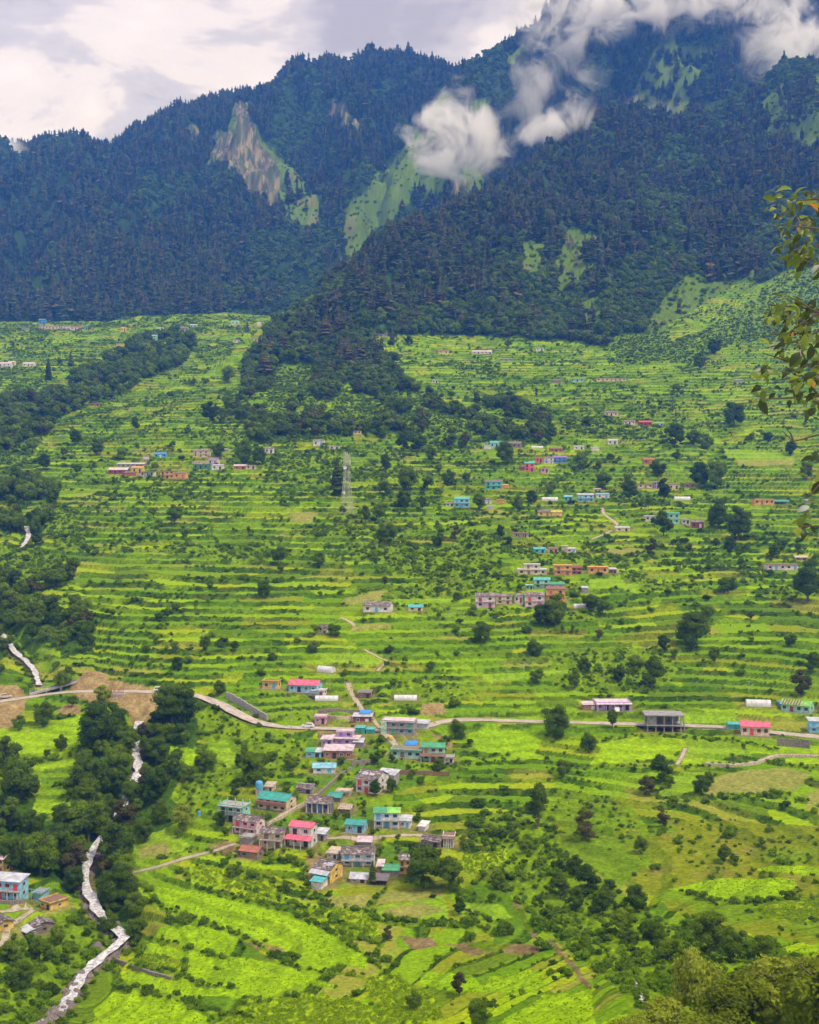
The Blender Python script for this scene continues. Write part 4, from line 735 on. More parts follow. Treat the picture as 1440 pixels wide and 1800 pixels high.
        def deck(x0, x1, y0, y1, z, par='roof'):
            rb = MB(); rb.box(x0-.3, x1+.3, y0-.45, y1+.2, z, z+.18)
            ro = P(rb, par, roofm('flat', rc))
            if near:
                pb = MB(); t = .14; zz = z+.183; pb.box(x0-.2, x1+.2, y0-.35, y0-.35+t, zz, zz+.28); pb.box(x0-.2, x0-.2+t, y0-.35+t, y1+.1, zz, zz+.28); pb.box(x1+.2-t, x1+.2, y0-.35+t, y1+.1, zz, zz+.28); pb.build('parapet', wm, ro)
        if sb: deck(-hw, hw, 0, D, fl+.0) if False else None
        if sb:
            rb = MB(); rb.box(-hw-.3, hw+.3, -.4, D*.35-.01, fl+.003, fl+.2); rb.box(-hw-.3, -hw*.55-.01, D*.35, D, fl+.003, fl+.2); rb.box(hw*.55+.01, hw+.3, D*.35, D, fl+.003, fl+.2); P(rb, 'terrace_slab', roofm('flat', rc))
            deck(-hw*.55, hw*.55, D*.35, D, Hm)
        else: deck(-hw, hw, 0, D, Hm)
    # fronts
    dm = paint('door_'+dc, COL[dc], .6, .12, 2, .2); wh = paint('frame_white', (.7, .68, .66), .6, .1, 2, .2)
    def win(xc, zc, ww, hh, y0=0.0, par=root, side=0):
        f = MB(); q_ = .06 if near else .05
        if side: f.box(y0-.02, y0+q_, xc-ww/2, xc+ww/2, zc-hh/2, zc+hh/2)
        else: f.box(xc-ww/2, xc+ww/2, y0-q_, y0+.02, zc-hh/2, zc+hh/2)
        if not near: return f.build('window', GLASS, par)
        o = f.build('window', dm if dc not in ('dark',) else wh, par); p_ = MB(); e_ = .1
        if side: p_.box(y0+q_-.01, y0+q_+.012, xc-ww/2+e_, xc+ww/2-e_, zc-hh/2+e_, zc+hh/2-e_)
        else: p_.box(xc-ww/2+e_, xc-.03, y0-q_-.012, y0-q_+.01, zc-hh/2+e_, zc+hh/2-e_); p_.box(xc+.03, xc+ww/2-e_, y0-q_-.012, y0-q_+.01, zc-hh/2+e_, zc+hh/2-e_)
        p_.build('pane', GLASS, o); return o
    def door(xc, z0, ww, hh, y0=0.0):
        f = MB(); f.box(xc-ww/2, xc+ww/2, y0-.07, y0+.02, z0, z0+hh); o = f.build('door', dm, root)
        if near: k_ = MB(); k_.box(xc+ww/2-.2, xc+ww/2-.12, y0-.12, y0-.07, z0+hh*.45, z0+hh*.5); k_.build('handle', wh, o)
    if 'nowin' not in op and 'open' not in op:
        bay = 2.1 if near else (2.7 if mid else 3.6); n = max(2, min(7, int(Wm/bay)))
        for s_ in range(stn):
            y0 = D*.35 if (sb and s_) else 0; hh_ = hw*.55 if (sb and s_) else hw; nn = max(2, int(n*.6)) if (sb and s_) else n
            for i in range(nn):
                xc = -hh_+2*hh_*(i+.5)/nn; z0 = s_*fl
                if (i+s_) % 3 == 1 or (nn == 2 and i == 1 and s_ == 0): door(xc, z0+.05, min(1.15, hh_*.5), fl*.74, y0)
                else: win(xc, z0+fl*.56, min(1.15, hh_*.5), fl*.42, y0)
        if near and D > 3.5:
            for s_ in range(stn): win(D*.5, s_*fl+fl*.56, 1.0, fl*.38, hw if (rot < 0 and not (sb and s_)) else hw, side=1) if not (sb and s_) else None
    if stn == 2 and not sb and near:
        b_ = MB(); dep = 1.1 if 'balc' in op else .35; b_.box(-hw-.1, hw+.1, -dep, -.003, fl-.12, fl+.04); bo = P(b_, 'balcony' if 'balc' in op else 'ledge', paint('slab_concrete', COL['concrete'], .9, .2, .8, .35))
        if 'balc' in op:
            rl = MB(); n = max(4, int(Wm/1.1))
            for i in range(n+1): xx = -hw-.05+(2*hw+.05)*i/n; rl.box(xx, xx+.06, -dep, -dep+.06, fl+.04, fl+.95)
            rl.box(-hw-.1, hw+.1, -dep-.003, -dep+.063, fl+.95, fl+1.02); rl.build('railing', dm if dc != 'dark' else wh, bo)
            for xx in ([-hw, -hw/3, hw/3, hw-.18]): c_ = MB(); c_.box(xx, xx+.18, -dep+.07, -dep+.25, -1, fl-.123); c_.build('post', wh, root)
            if 'cols' in op or roof == 'flat':
                for xx in ([-hw, -hw/3, hw/3, hw-.18]): c_ = MB(); c_.box(xx, xx+.16, -dep+.07, -dep+.23, fl+.043, Hm-.003); c_.build('post', wm, root)
                if True: c_ = MB(); c_.box(-hw-.3, hw+.3, -dep-.1, -.46, Hm+.003, Hm+.17); c_.build('canopy', roofm('flat', rc), root)
    elif stn == 2 and not sb: b_ = MB(); b_.box(-hw-.1, hw+.1, -.6 if 'balc' in op else -.3, -.003, fl-.1, fl+.08); P(b_, 'balcony', paint('slab_concrete', COL['concrete'], .9, .2, .8, .35))
    if near and stn == 1 and 'nowin' not in op and 'open' not in op and Wm > 5: b_ = MB(); b_.box(-hw-.4, hw+.4, -1.3, -.003, -.9, .06); P(b_, 'plinth', paint('slab_stone', COL['stone'], .9, .2, .8, .3))
    if 'cols' in op:
        for xx in (-hw, -hw/3, hw/3, hw-.2):
            for yy in (.2, D-.3): c_ = MB(); c_.box(xx, xx+.2, yy, yy+.2, Hm+.183, Hm+1.2); c_.build('column_stub', wm, root)
    if 'posts' in op:
        nrm = 5
        for i in range(nrm): xx = -hw+.05+(2*hw-.4)*i/(nrm-1); c_ = MB(); c_.box(xx, xx+.26, -1.25, -1.0, -.5, Hm*.92); c_.build('post', wh if wc not in ('lilac',) else wm, root)
        c_ = MB(); slope(c_, -hw-.3, hw+.3, -1.6, Hm*.92+.003, -.05, Hm*1.0+.0, .1); c_.build('porch_roof', roofm(roof, rc), root)
    if 'lower' in op.split(): c_ = MB(); slope(c_, -hw-.6, hw+.6, -2.2, fl*.86, -.07, fl*1.12, .1); tag(P(c_, 'porch_roof', sheetmat(rc if rc != 'green' else 'brown')), None); [(lambda m_: (m_.box(xx, xx+.14, -2.1, -1.96, -1, fl*.86-.003), m_.build('post', wh, root)))(MB()) for xx in (-hw-.4, -hw*.3, hw*.3, hw+.3)]
    if 'lowertin' in op: c_ = MB(); slope(c_, -hw-.3, hw+.3, -2.0, Hm*.72, -.07, Hm*.96, .1); P(c_, 'awning', sheetmat('tin')); c_ = MB(); c_.box(-hw, hw, -.4, -.08, fl*.9, fl*1.3); P(c_, 'balcony_panel', sheetmat('sky'))
    if 'wood' in op: c_ = MB(); c_.box(-hw-.05, hw+.05, -.85, -.08, fl, fl*1.6); P(c_, 'balcony_panel', paint('panel_wood', (.34, .16, .12), .8, .2, 3, .2))
    if 'green_end' in op: c_ = MB(); c_.box(-hw-.02, -hw+1.7, -.65, -.08, -1, Hm-.003); P(c_, 'end_bay', wall_m('palegreen'))
    if 'annex' in op: c_ = MB(); c_.box(-hw*.2, hw+1.6, D+.01, D+4, -1, Hm*.9); an = P(c_, 'annex', wall_m('grey')); c_ = MB(); slope(c_, -hw*.2-.3, hw+1.9, D+.3, Hm*.9+.05, D+4.4, Hm*1.12, .1); c_.build('annex_roof', sheetmat('tin'), an)
    if 'stripes' in op:
        for i in range(7): xx = -hw+.3+(1.15*hw)*i/6; c_ = MB(); slope(c_, xx, xx+.45, -ov-.03, Hm-kx+.12, D/2-.05, Hm+rs+.09, .06); c_.build('roof_stripe', sheetmat('maroon'), root)
    return root
PENDING = []     # (object, pixel x, pixel y, base label, has own words)
def auto_label(d, Wm):
    sz = 'tiny ' if Wm < 5 else ('long ' if Wm > 14 else ''); st = 'two storey ' if d[5] == 2 else ''
    n = 'hut' if (Wm < 5.5 or 'nowin' in d[10]) else 'house'; wcw, rcw = WORD.get(d[8], d[8]), WORD.get(d[7], d[7])
    if d[6] == 'slate': rt = 'slate roof' if d[7] == 'slate' else rcw+' slab roof'
    elif d[6] == 'flat': rt = 'flat roof'
    else: rt = rcw+' roof'
    return f'{sz}{wcw} {st}{n} with {rt}'
HEIGHTS = {}
for d, st in zip(HOUSES, HS):
    own = d[11]; o = build_house(d, st, own or auto_label(d, st[1]), None)
    if not own: PENDING.append((o, d[0], d[1]-d[3]/2, o['label']))
# polytunnels
PT = paint('tunnel_film', (.74, .76, .80), .35, .12, .5, .15)
PTW = ['white plastic growing tunnel tilted on the slope above the pink roofed house', 'white plastic growing tunnel directly below the pink roofed blue house', 'white plastic growing tunnel right of the small brown plank hut', 'long white plastic growing tunnel above the bright pink roofed cottage',
       'grey white plastic growing tunnel right of the orange houses', 'white plastic growing tunnel left of the small turquoise hut, upper terraces', 'white plastic growing tunnel under the tall dark tree, upper right', 'short white plastic growing tunnel, topmost of the upper right hamlets']
for (x, y, w, h, rot), (g, Wm, Hm, D, r, cx, cy), lb in zip(TUNNELS, TS, PTW):
    root = tag(empty('growing_tunnel', tuple(g), r), lb, 'greenhouse', 'plastic growing tunnels on the terraces'); m = MB(); n = 9; A = [(-.02*D+D/2-D/2*math.cos(math.pi*i/(n-1)), Hm*(.35+.65*math.sin(math.pi*i/(n-1)))) for i in range(n)]; A = [(0, -.8)]+A+[(D, -.8)]
    for (a, b) in zip(A[:-1], A[1:]): m.quad([(-Wm/2, a[0], a[1]), (Wm/2, a[0], a[1]), (Wm/2, b[0], b[1]), (-Wm/2, b[0], b[1])])
    m.quad([(-Wm/2, a[0], a[1]) for a in A]); m.quad([(Wm/2, a[0], a[1]) for a in A][::-1]); m.build('film_cover', PT, root)
    hp = MB()
    for k in range(6):
        xx = -Wm/2+Wm*k/5
        for (a, b) in zip(A[1:-1], A[2:]): hp.bar((xx, a[0]-.02, a[1]+.03), (xx, b[0]-.02, b[1]+.03), .05, 4)
    hp.build('hoops', paint('pipe_grey', (.4, .4, .42), .5, .1, 1, .1), root)
# unfinished concrete frame
def frame_building():
    g, Wm, Hm, D, r, cx, cy = FRAME; root = tag(empty('unfinished_building', tuple(g), r), 'unfinished bare concrete building frame of two open storeys beside the road', 'building'); hw = Wm/2; cm = paint('slab_concrete', COL['concrete'], .9, .2, .8, .35); fl = Hm*.42
    for i in range(5):
        for j in range(2): xx = -hw+(2*hw-.35)*i/4; yy = 0.1 if j == 0 else D-.4; m = MB(); m.box(xx, xx+.35, yy, yy+.35, -3.5, Hm); m.build('column', cm, root)
    m = MB(); m.box(-hw-.3, hw+.3, -.4, D+.1, fl-.2, fl+.05); m.build('floor_slab', cm, root)
    m = MB(); m.box(-hw-.8, hw+.8, -1.0, D+.4, Hm+.003, Hm+.3); m.build('roof_slab', paint('slab_grey', COL['grey'], .9, .2, .8, .35), root)
    m = MB(); m.box(-hw+.36, -hw*.5-.05, .15, .32, fl+.053, Hm-.003); m.build('block_wall', wall_m('grey'), root); m = MB(); m.box(-hw, hw, D-.02, D+.2, -1, Hm-.003); m.build('back_wall', wall_m('concrete'), root)
    m = MB(); m.box(-hw*.1, hw*.15, 1.0, 1.2, fl+.053, Hm-.003); m.build('block_wall', wall_m('brown'), root)
    m = MB(); m.hull([(hw+.3, 0, Hm), (hw+.3, 1.2, Hm), (hw+1.2, 1.2, -2), (hw+1.2, 0, -2), (hw+.6, 0, Hm), (hw+.6, 1.2, Hm), (hw+1.5, 1.2, -2), (hw+1.5, 0, -2)], [(0, 3, 2, 1), (4, 5, 6, 7), (0, 1, 5, 4), (1, 2, 6, 5), (2, 3, 7, 6), (3, 0, 4, 7)]); m.build('stair_flight', cm, root)
frame_building()
def fabric_hut(st, lb, nm='tarpaulin_hut', c='teal'):
    g, Wm, Hm, D, r, cx, cy = st; root = tag(empty(nm, tuple(g), r), lb, 'hut', 'teal sheeted huts'); hw = Wm/2; m = MB(); m.box(-hw, hw, 0, D, -1.2, Hm*.8); m.build('wall', sheetmat(c), root)
    m = MB(); m.hull([(-hw-.15, -.15, Hm*.8+.003), (hw+.15, -.15, Hm*.8+.003), (hw+.15, D+.15, Hm*.8+.003), (-hw-.15, D+.15, Hm*.8+.003), (-hw+.2, D*.5, Hm*1.05), (hw-.2, D*.5, Hm*1.05)], [(0, 3, 2, 1), (0, 1, 5, 4), (2, 3, 4, 5), (1, 2, 5), (3, 0, 4)]); m.build('roof', sheetmat('turquoise'), root)
    m = MB(); m.box(-.5, .5, -.06, .02, 0, Hm*.7); m.build('door', sheetmat('darkgreen'), root)
fabric_hut(HUTS[0], 'left one of two dark teal huts below the maroon shop'); fabric_hut(HUTS[1], 'right one of two dark teal huts below the maroon shop'); fabric_hut(TENT, 'dark teal hut at the left of the bright pink roofed cream cottage')
# ---------------------------------------------------------------- plants
LEAFD = leafmat('leaf_dark', [(.036, .070, .008), (.070, .125, .009), (.12, .19, .010), (.20, .28, .014)], .25)
LEAFM = leafmat('leaf_mixed', [(.055, .10, .008), (.10, .17, .008), (.16, .25, .010), (.25, .34, .014)], .25)
LEAFY = leafmat('leaf_yellow_green', [(.07, .10, .012), (.17, .22, .014), (.30, .36, .03), (.48, .50, .09)], .25)
LEAFB = leafmat('leaf_brownish', [(.05, .05, .018), (.08, .085, .025), (.12, .11, .03), (.14, .15, .04)], .15)
NEED = leafmat('needles', [(.038, .058, .014), (.075, .105, .022), (.13, .165, .034), (.20, .18, .06)], .1)
NEEDM = leafmat('needles_grey_green', [(.042, .052, .018), (.085, .095, .028), (.14, .13, .050), (.20, .15, .07)], .1)
BARK = paint('bark', (.16, .12, .09), .9, .3, 3, .2)
def leaf_cloud(name, seed, nblob, nleaf, size, rx=.36, rz=.36, zc=.60, mat=LEAFM, blob=(.12, .20), core=True, flat=0.0, trunk=False, top=0.0):
    r = np.random.default_rng(seed); B = []
    while len(B) < nblob:
        p = r.uniform(-1, 1, 3); 
        if np.linalg.norm(p) > 1: continue
        if top and p[2] > 0: p[:2] *= (1-top*p[2])
        rad = r.uniform(*blob); B.append((p[0]*(rx-rad*.6), p[1]*(rx-rad*.6), zc+p[2]*(rz-rad*.6), rad))
    B = np.array(B); w = B[:, 3]**2; k = r.choice(nblob, nleaf, p=w/w.sum()); d = r.normal(size=(nleaf, 3)); d /= np.linalg.norm(d, axis=1)[:, None]; d[:, 2] = np.where(d[:, 2] < -.5, -d[:, 2], d[:, 2])
    rr = B[k, 3]*r.uniform(.82, 1.12, nleaf); c = B[k, :3]+d*rr[:, None]*np.array((1, 1, .85)); nrm = d+r.normal(size=(nleaf, 3))*.55+np.array((0, 0, .25)); nrm /= np.linalg.norm(nrm, axis=1)[:, None]
    t = np.cross(nrm, r.normal(size=(nleaf, 3))); t /= np.linalg.norm(t, axis=1)[:, None]+1e-9; b = np.cross(nrm, t); s = size*r.uniform(.6, 1.35, nleaf)[:, None]
    V = np.stack([c-t*s, c-b*s*.55, c+t*s, c+b*s*.55], 1).reshape(-1, 3); Fc = np.arange(nleaf*4).reshape(-1, 4)
    tint = np.repeat(np.clip(.5+.22*r.normal(size=nleaf)+.25*r.uniform(-1, 1, nblob)[k], 0, 1), 4)
    if core:
        ico = bpy.data.meshes.new('t'); import bmesh; bm = bmesh.new(); bmesh.ops.create_icosphere(bm, subdivisions=1, radius=1); iv = np.array([v.co[:] for v in bm.verts]); fi = np.array([[v.index for v in f.verts] for f in bm.faces]); bm.free(); bpy.data.meshes.remove(ico)
        fi = np.concatenate([fi, fi[:, 2:3]], 1); 
        for q_ in B: n0 = len(V); V = np.concatenate([V, q_[:3]+iv*q_[3]*.82*r.uniform(.85, 1.1, (len(iv), 1))]); Fc = np.concatenate([Fc, fi+n0]); tint = np.concatenate([tint, np.full(len(iv), .3)])
    tri = Fc
    mi = np.zeros(len(Fc), int)
    if trunk:
        mb = trunk_mb(seed); tv = np.array(mb.v); n0 = len(V); V = np.concatenate([V, tv]); q4 = [f for f in mb.f if len(f) == 4]; Fc = np.concatenate([Fc, np.array(q4)+n0]); mi = np.concatenate([mi, np.ones(len(q4), int)]); tint = np.concatenate([tint, np.zeros(len(tv))])
    # triangles are stored as quads with a doubled corner: rebuild those as polygons
    me = bpy.data.meshes.new(name); faces = [tuple(f[:3]) if f[2] == f[3] else tuple(f) for f in Fc.tolist()]; me.from_pydata(V.tolist(), [], faces); me.materials.append(mat); me.materials.append(BARK)
    me.polygons.foreach_set('material_index', mi.astype(np.int32)); a = me.attributes.new('tint', 'FLOAT_COLOR', 'POINT'); a.data.foreach_set('color', np.stack([tint]*3+[np.ones_like(tint)], 1).astype(np.float32).ravel()); me.update(); return me
def trunk_mb(seed, h=.62, r0=.028):
    r = random.Random(seed); mb = MB(); p = np.array((0, 0, -.06)); n = 4
    for i in range(n):
        q_ = np.array((r.uniform(-.03, .03), r.uniform(-.03, .03), h*(i+1)/n)); mb.bar(p, q_, r0*(1-.18*i), 6, r0*(1-.18*(i+1))); 
        if i >= 1:
            for _ in range(2): a = r.uniform(0, 6.28); e = q_+np.array((math.cos(a)*.22, math.sin(a)*.22, .12+r.uniform(0, .1))); mb.bar(q_, e, r0*.5, 4, r0*.15)
        p = q_
    return mb
def conifer(name, seed, levels, per, mat=NEED, wid=.20, ragged=.35, trunk=False, z0=.10, seg=2):
    """whorls of drooping, ragged branch fans round a straight stem"""
    r = random.Random(seed); V = []; Fc = []; T = []; mi = []
    for i in range(levels):
        f = i/(levels-1); z = z0+(1-z0)*f**.92; R_ = wid*(1-f)**.78*(1+r.uniform(-ragged, ragged))+.012
        if f < .12: R_ *= .75
        for k in range(per):
            if r.random() < .08: continue
            a = 2*math.pi*(k+r.uniform(-.3, .3))/per+i*1.9; L = R_*r.uniform(.65, 1.25); w = L*.42+.012; dz = -L*r.uniform(.15, .55); ca, sa = math.cos(a), math.sin(a); n0 = len(V); th = r.uniform(.010, .03)
            V += [(0, 0, z+th+.01), (ca*L*.6-sa*w, sa*L*.6+ca*w, z+dz*.55-th), (ca*L, sa*L, z+dz), (ca*L*.6+sa*w, sa*L*.6-ca*w, z+dz*.55-th)]; Fc.append((n0, n0+1, n0+2, n0+3)); mi.append(0)
            t_ = min(1, max(0, .5+r.gauss(0, .25))); T += [t_]*4
            n0 = len(V); V += [(ca*L*.2, sa*L*.2, z+.05), (ca*L*.75, sa*L*.75, z+dz*.4+.012), (ca*L*.85, sa*L*.85, z+dz-.045), (ca*L*.2, sa*L*.2, z-.06)]; Fc.append((n0, n0+1, n0+2, n0+3)); mi.append(0); T += [t_*.8]*4
    if trunk:
        mb = MB(); mb.bar((0, 0, -.05), (0, 0, .95), .018, 6, .004); n0 = len(V); V += mb.v; q4 = [tuple(i+n0 for i in f) for f in mb.f if len(f) == 4]; Fc += q4; mi += [1]*len(q4); T += [0]*len(mb.v)
    me = bpy.data.meshes.new(name); me.from_pydata(V, [], Fc); me.materials.append(mat); me.materials.append(BARK); me.polygons.foreach_set('material_index', np.array(mi, np.int32))
    a = me.attributes.new('tint', 'FLOAT_COLOR', 'POINT'); T = np.array(T); a.data.foreach_set('color', np.stack([T]*3+[np.ones_like(T)], 1).astype(np.float32).ravel()); me.update(); return me
# crowns for single trees (unit height), with separate trunks
HI = {'d': [leaf_cloud('crown', 100+i, 26, 3600, .024, .36, .46, .50, LEAFD, (.09, .17)) for i in range(4)], 'm': [leaf_cloud('crown', 120+i, 24, 3400, .025, .40, .45, .50, LEAFM, (.09, .18)) for i in range(4)],
      'y': [leaf_cloud('crown', 140+i, 22, 2600, .030, .38, .45, .50, LEAFY, (.10, .17)) for i in range(3)], 'b': [leaf_cloud('crown', 160+i, 20, 2000, .026, .35, .46, .50, LEAFB, (.08, .15)) for i in range(2)],
      't': [leaf_cloud('crown', 170+i, 22, 3000, .022, .22, .42, .54, LEAFD, (.08, .13)) for i in range(2)], 'c': [conifer('crown', 180+i, 26, 11, NEED, .19, .3) for i in range(3)]}
LO = {'d': [leaf_cloud('foliage', 200+i, 12, 520, .045, .36, .36, .52, LEAFD, (.12, .2), trunk=True) for i in range(4)], 'm': [leaf_cloud('foliage', 220+i, 12, 520, .045, .40, .34, .52, LEAFM, (.12, .2), trunk=True) for i in range(4)],
      'y': [leaf_cloud('foliage', 230+i, 12, 480, .05, .4, .36, .52, LEAFY, (.12, .2), trunk=True) for i in range(2)], 'b': [leaf_cloud('foliage', 240+i, 11, 420, .045, .34, .38, .52, LEAFB, (.1, .18), trunk=True) for i in range(2)],
      't': [leaf_cloud('foliage', 250+i, 12, 460, .04, .22, .44, .52, LEAFD, (.08, .14), trunk=True) for i in range(2)], 'c': [conifer('foliage', 260+i, 13, 7, NEED if i < 2 else NEEDM, .22+.05*(i % 3), .5, True) for i in range(4)]}
LEAFS = leafmat('leaf_scrub', [(.07, .14, .008), (.12, .22, .008), (.18, .31, .010), (.28, .40, .012)], .3)
SHR = [leaf_cloud('foliage', 300+i, 7, 260, .095, .58, .40, .34, LEAFS if i < 4 else (LEAFM if i < 5 else LEAFD), (.18, .30)) for i in range(6)]
TRK = [trunk_mb(400+i).build('trunk', BARK).data for i in range(3)]
for o in [o for o in C.objects if o.name.startswith('trunk') and o.parent is None]: bpy.data.objects.remove(o)
CROPL = leafmat('crop_leaf', [(.12, .24, .006), (.22, .36, .006), (.32, .45, .008), (.42, .50, .012)], .3)
CRP = [leaf_cloud('foliage', 340+i, 4, 60, .17, .62, .42, .34, CROPL, (.2, .32), core=False) for i in range(3)]
# traced trees: base point, height in pixels, kind (d dark, m mid green, y yellow green, b brownish, t tall narrow, c conifer)
TREES = '''333,617,36,d 269,615,15,d 85,668,33,c 124,644,22,c 105,640,14,d 238,760,30,t 133,780,24,d 170,800,30,d 78,825,28,d 113,803,18,m 135,835,22,m 163,822,15,m 213,808,24,m 425,817,44,d 455,817,32,d 383,803,26,m 273,827,16,m 303,787,14,m 370,740,36,d 390,743,25,d 421,708,18,d 340,678,14,d 361,678,16,m 401,673,34,m 266,663,28,m 435,584,18,c 228,690,22,d 300,700,14,m 330,762,14,m 60,745,20,d
678,835,40,t 717,863,44,d 710,892,30,d 677,872,30,m 593,870,62,c 788,853,30,d 772,830,16,m 752,860,26,m 818,848,20,d 770,875,20,m 888,817,42,d 757,810,26,m 710,791,32,d 735,791,28,m 743,898,28,t 843,897,28,d 910,900,28,d 935,887,26,d 943,697,16,t 893,613,20,d 827,591,60,c 801,575,24,c 743,587,14,m 690,607,30,c 643,583,34,m 723,570,36,c 718,607,18,d 603,905,18,m
1187,787,42,d 1032,750,20,d 1000,750,16,d 1290,750,44,d 1220,783,30,m 1243,790,26,m 1320,778,18,d 1390,800,26,d 1350,780,22,d 1157,837,32,m 1190,813,22,d 1167,885,48,t 1107,880,36,d 1140,892,24,t 1060,857,30,m 1103,848,18,m 1052,833,26,t 1073,813,18,m 1022,827,36,m 968,867,24,m 967,780,30,d 1230,857,46,d 1260,860,54,m 1417,843,32,d 1230,650,32,d 1257,623,28,d 1190,690,18,m 1140,712,10,d 1161,712,9,d
465,1053,34,d 308,1148,22,d 312,1178,24,d 360,1143,26,d 390,1145,20,d 413,1145,20,d 270,910,20,d 307,920,32,m 157,976,18,m 327,947,20,m 437,940,16,b
643,922,36,t 680,957,42,m 667,913,28,m 490,990,34,m 493,1007,20,d 563,997,28,m 770,960,26,m 800,950,26,b 880,950,30,t 893,960,18,b 677,1030,14,b 803,1057,18,m 770,1087,20,m 847,1132,40,d 588,1120,26,m 555,1113,18,m 550,1148,24,m 713,1167,16,d 758,1180,20,m 943,1200,26,m 683,1150,18,b 608,1190,16,d 940,1153,30,m 957,1100,40,d
1167,942,42,d 1150,925,18,d 1263,930,56,d 1298,947,60,d 1283,973,30,d 1260,963,20,d 1360,980,26,d 1402,970,18,d 1420,1055,76,d 1145,978,32,b 1210,970,16,b 1280,1045,34,m 1217,1140,66,d 1243,1093,32,m 1320,1090,16,b 1187,1157,20,m 1167,1147,30,d 1123,1113,16,m 1053,1127,22,b 988,1117,20,t 1007,1115,18,t 977,1100,60,d 1060,1080,28,m 1040,1073,32,m 1257,1163,26,d 1147,1213,56,d 1088,1198,26,d 1027,1183,28,d 1010,1210,34,d 1117,1183,34,m 1407,1223,44,b 1390,1137,26,m 1427,1183,34,d
303,1277,76,d 325,1272,60,d 387,1222,26,d 170,1320,86,d 75,1277,44,d 127,1243,22,m 107,1320,30,d 83,1332,16,d 33,1283,28,m 275,1345,50,d 287,1307,40,m 35,1410,80,d 155,1397,66,d 205,1367,60,m 275,1410,60,d 235,1415,50,m 280,1447,44,d 155,1480,80,m 215,1462,56,b 205,1517,76,d 72,1537,80,m 132,1545,64,b 322,1460,44,y 312,1473,18,d 383,1453,24,d 450,1377,62,m 360,1357,40,m 333,1373,30,m 12,1350,60,d 20,1530,56,d
213,1590,68,d 237,1610,44,m 190,1640,40,d 240,1650,38,m 105,1520,70,d 180,1240,34,y 198,1290,56,d 225,1330,50,m 155,1430,60,d 255,1480,40,d 60,1470,50,m 110,1460,46,d
743,1562,76,m 793,1568,60,d 807,1607,32,d 808,1748,38,b 840,1805,50,m 727,1775,34,d 683,1653,26,b 655,1554,38,c 875,1563,34,d 865,1588,20,m 1163,1375,46,d 1137,1400,36,b 1175,1385,24,m 1233,1397,34,d 1247,1383,24,d 1165,1453,36,b 990,1367,32,d 1035,1323,36,m 1077,1283,38,t 975,1300,60,d 1030,1477,50,b 1127,1500,32,m 1273,1513,28,d 1340,1487,14,d 1147,1533,16,d 945,1452,80,t 659,1398,30,d 687,1393,26,m 659,1343,24,m 600,1345,18,m 772,1361,28,d 808,1298,30,m 800,1285,22,y 725,1370,20,m 412,1404,22,d 388,1452,26,d 970,1270,26,m
1035,1570,48,d 1060,1610,50,d 1095,1640,50,m 1015,1600,40,m 1250,1680,78,d 1290,1690,60,d 1010,1540,40,d 1150,1670,50,m 985,1580,46,d 1180,1690,46,m 1340,1690,44,d 1120,1600,44,m 70,1690,44,m 40,1740,50,d 100,1660,34,m 20,1690,40,m 600,1372,14,m 532,1446,16,m 545,1440,13,m 590,1440,18,y 612,1442,16,m 656,1470,15,m 700,1478,14,m 668,1500,20,m 660,1512,18,y 700,1500,16,m 726,1500,22,m 640,1435,14,m 735,1440,12,m 500,1500,14,m 520,1525,16,m 545,1508,18,m 462,1440,14,y 520,1408,18,m 505,1400,20,d 545,1380,16,m 510,1350,26,m 640,1420,14,d 575,1450,12,m 420,1500,14,m 395,1470,16,m 745,1500,18,m 770,1510,20,m 690,1340,16,d 675,1330,14,m 830,1480,20,m 860,1470,24,m 905,1480,22,m 925,1500,26,m 850,1545,18,m 480,1340,22,m 420,1350,26,d 430,1330,20,m'''.split()
def place(x, y, hpx):
    g = ground(x, y); return g, hpx*g[1]/F
LANDS = [('the lattice tower', 610, 850), ('the long white lone house', 662, 1070), ('the lone turquoise roofed shed', 731, 1072), ('the orange middle houses', 1020, 1003), ('the concrete building frame', 1168, 1270), ('the pink roofed cream cottage', 1328, 1285), ('the earth slip by the stream', 180, 1210),
         ('the waterfall', 55, 1170), ('the two teal huts', 642, 1283), ('the lime roofed white house', 680, 1440), ('the long teal roofed house', 480, 1415), ('the red roofed house', 528, 1465), ('the corner blue house', 20, 1560), ('the turquoise upper house', 868, 853), ('the yellow road cottage', 475, 1205),
         ('the left orange houses', 300, 835), ('the far blue house', 74, 566), ('the far left village', 265, 600), ('the lilac roadside house', 1079, 1242), ('the long slate roofed house', 629, 1510), ('the pale forest clearing', 1040, 560), ('the broad tan field', 1330, 1370), ('the lower bare bank', 820, 1660),
         ('the stream foot', 140, 1720), ('the half hidden mint house', 1180, 912), ('the very long white building', 1376, 997), ('the topmost cream row', 1075, 666), ('the lower village barn', 757, 1485), ('the low tan paddock', 620, 1582), ('the yellow crop plot', 850, 1512), ('the small gully stream', 1118, 1738), ('the lowest bright fields', 480, 1690), ('the right field edge', 1380, 1560), ('the bright forest lawn', 1260, 545), ('the cliff', 445, 320), ('the low mist', 800, 240), ('the forest spur foot', 620, 520)]
TODO = []
def note(o, x, y, base): TODO.append((o, x, y, base))
KW = {'d': 'dark green broadleaf tree', 'm': 'mid green broadleaf tree', 'y': 'yellow green broadleaf tree', 'b': 'brownish broadleaf tree', 't': 'tall narrow dark tree', 'c': 'pointed dark conifer'}
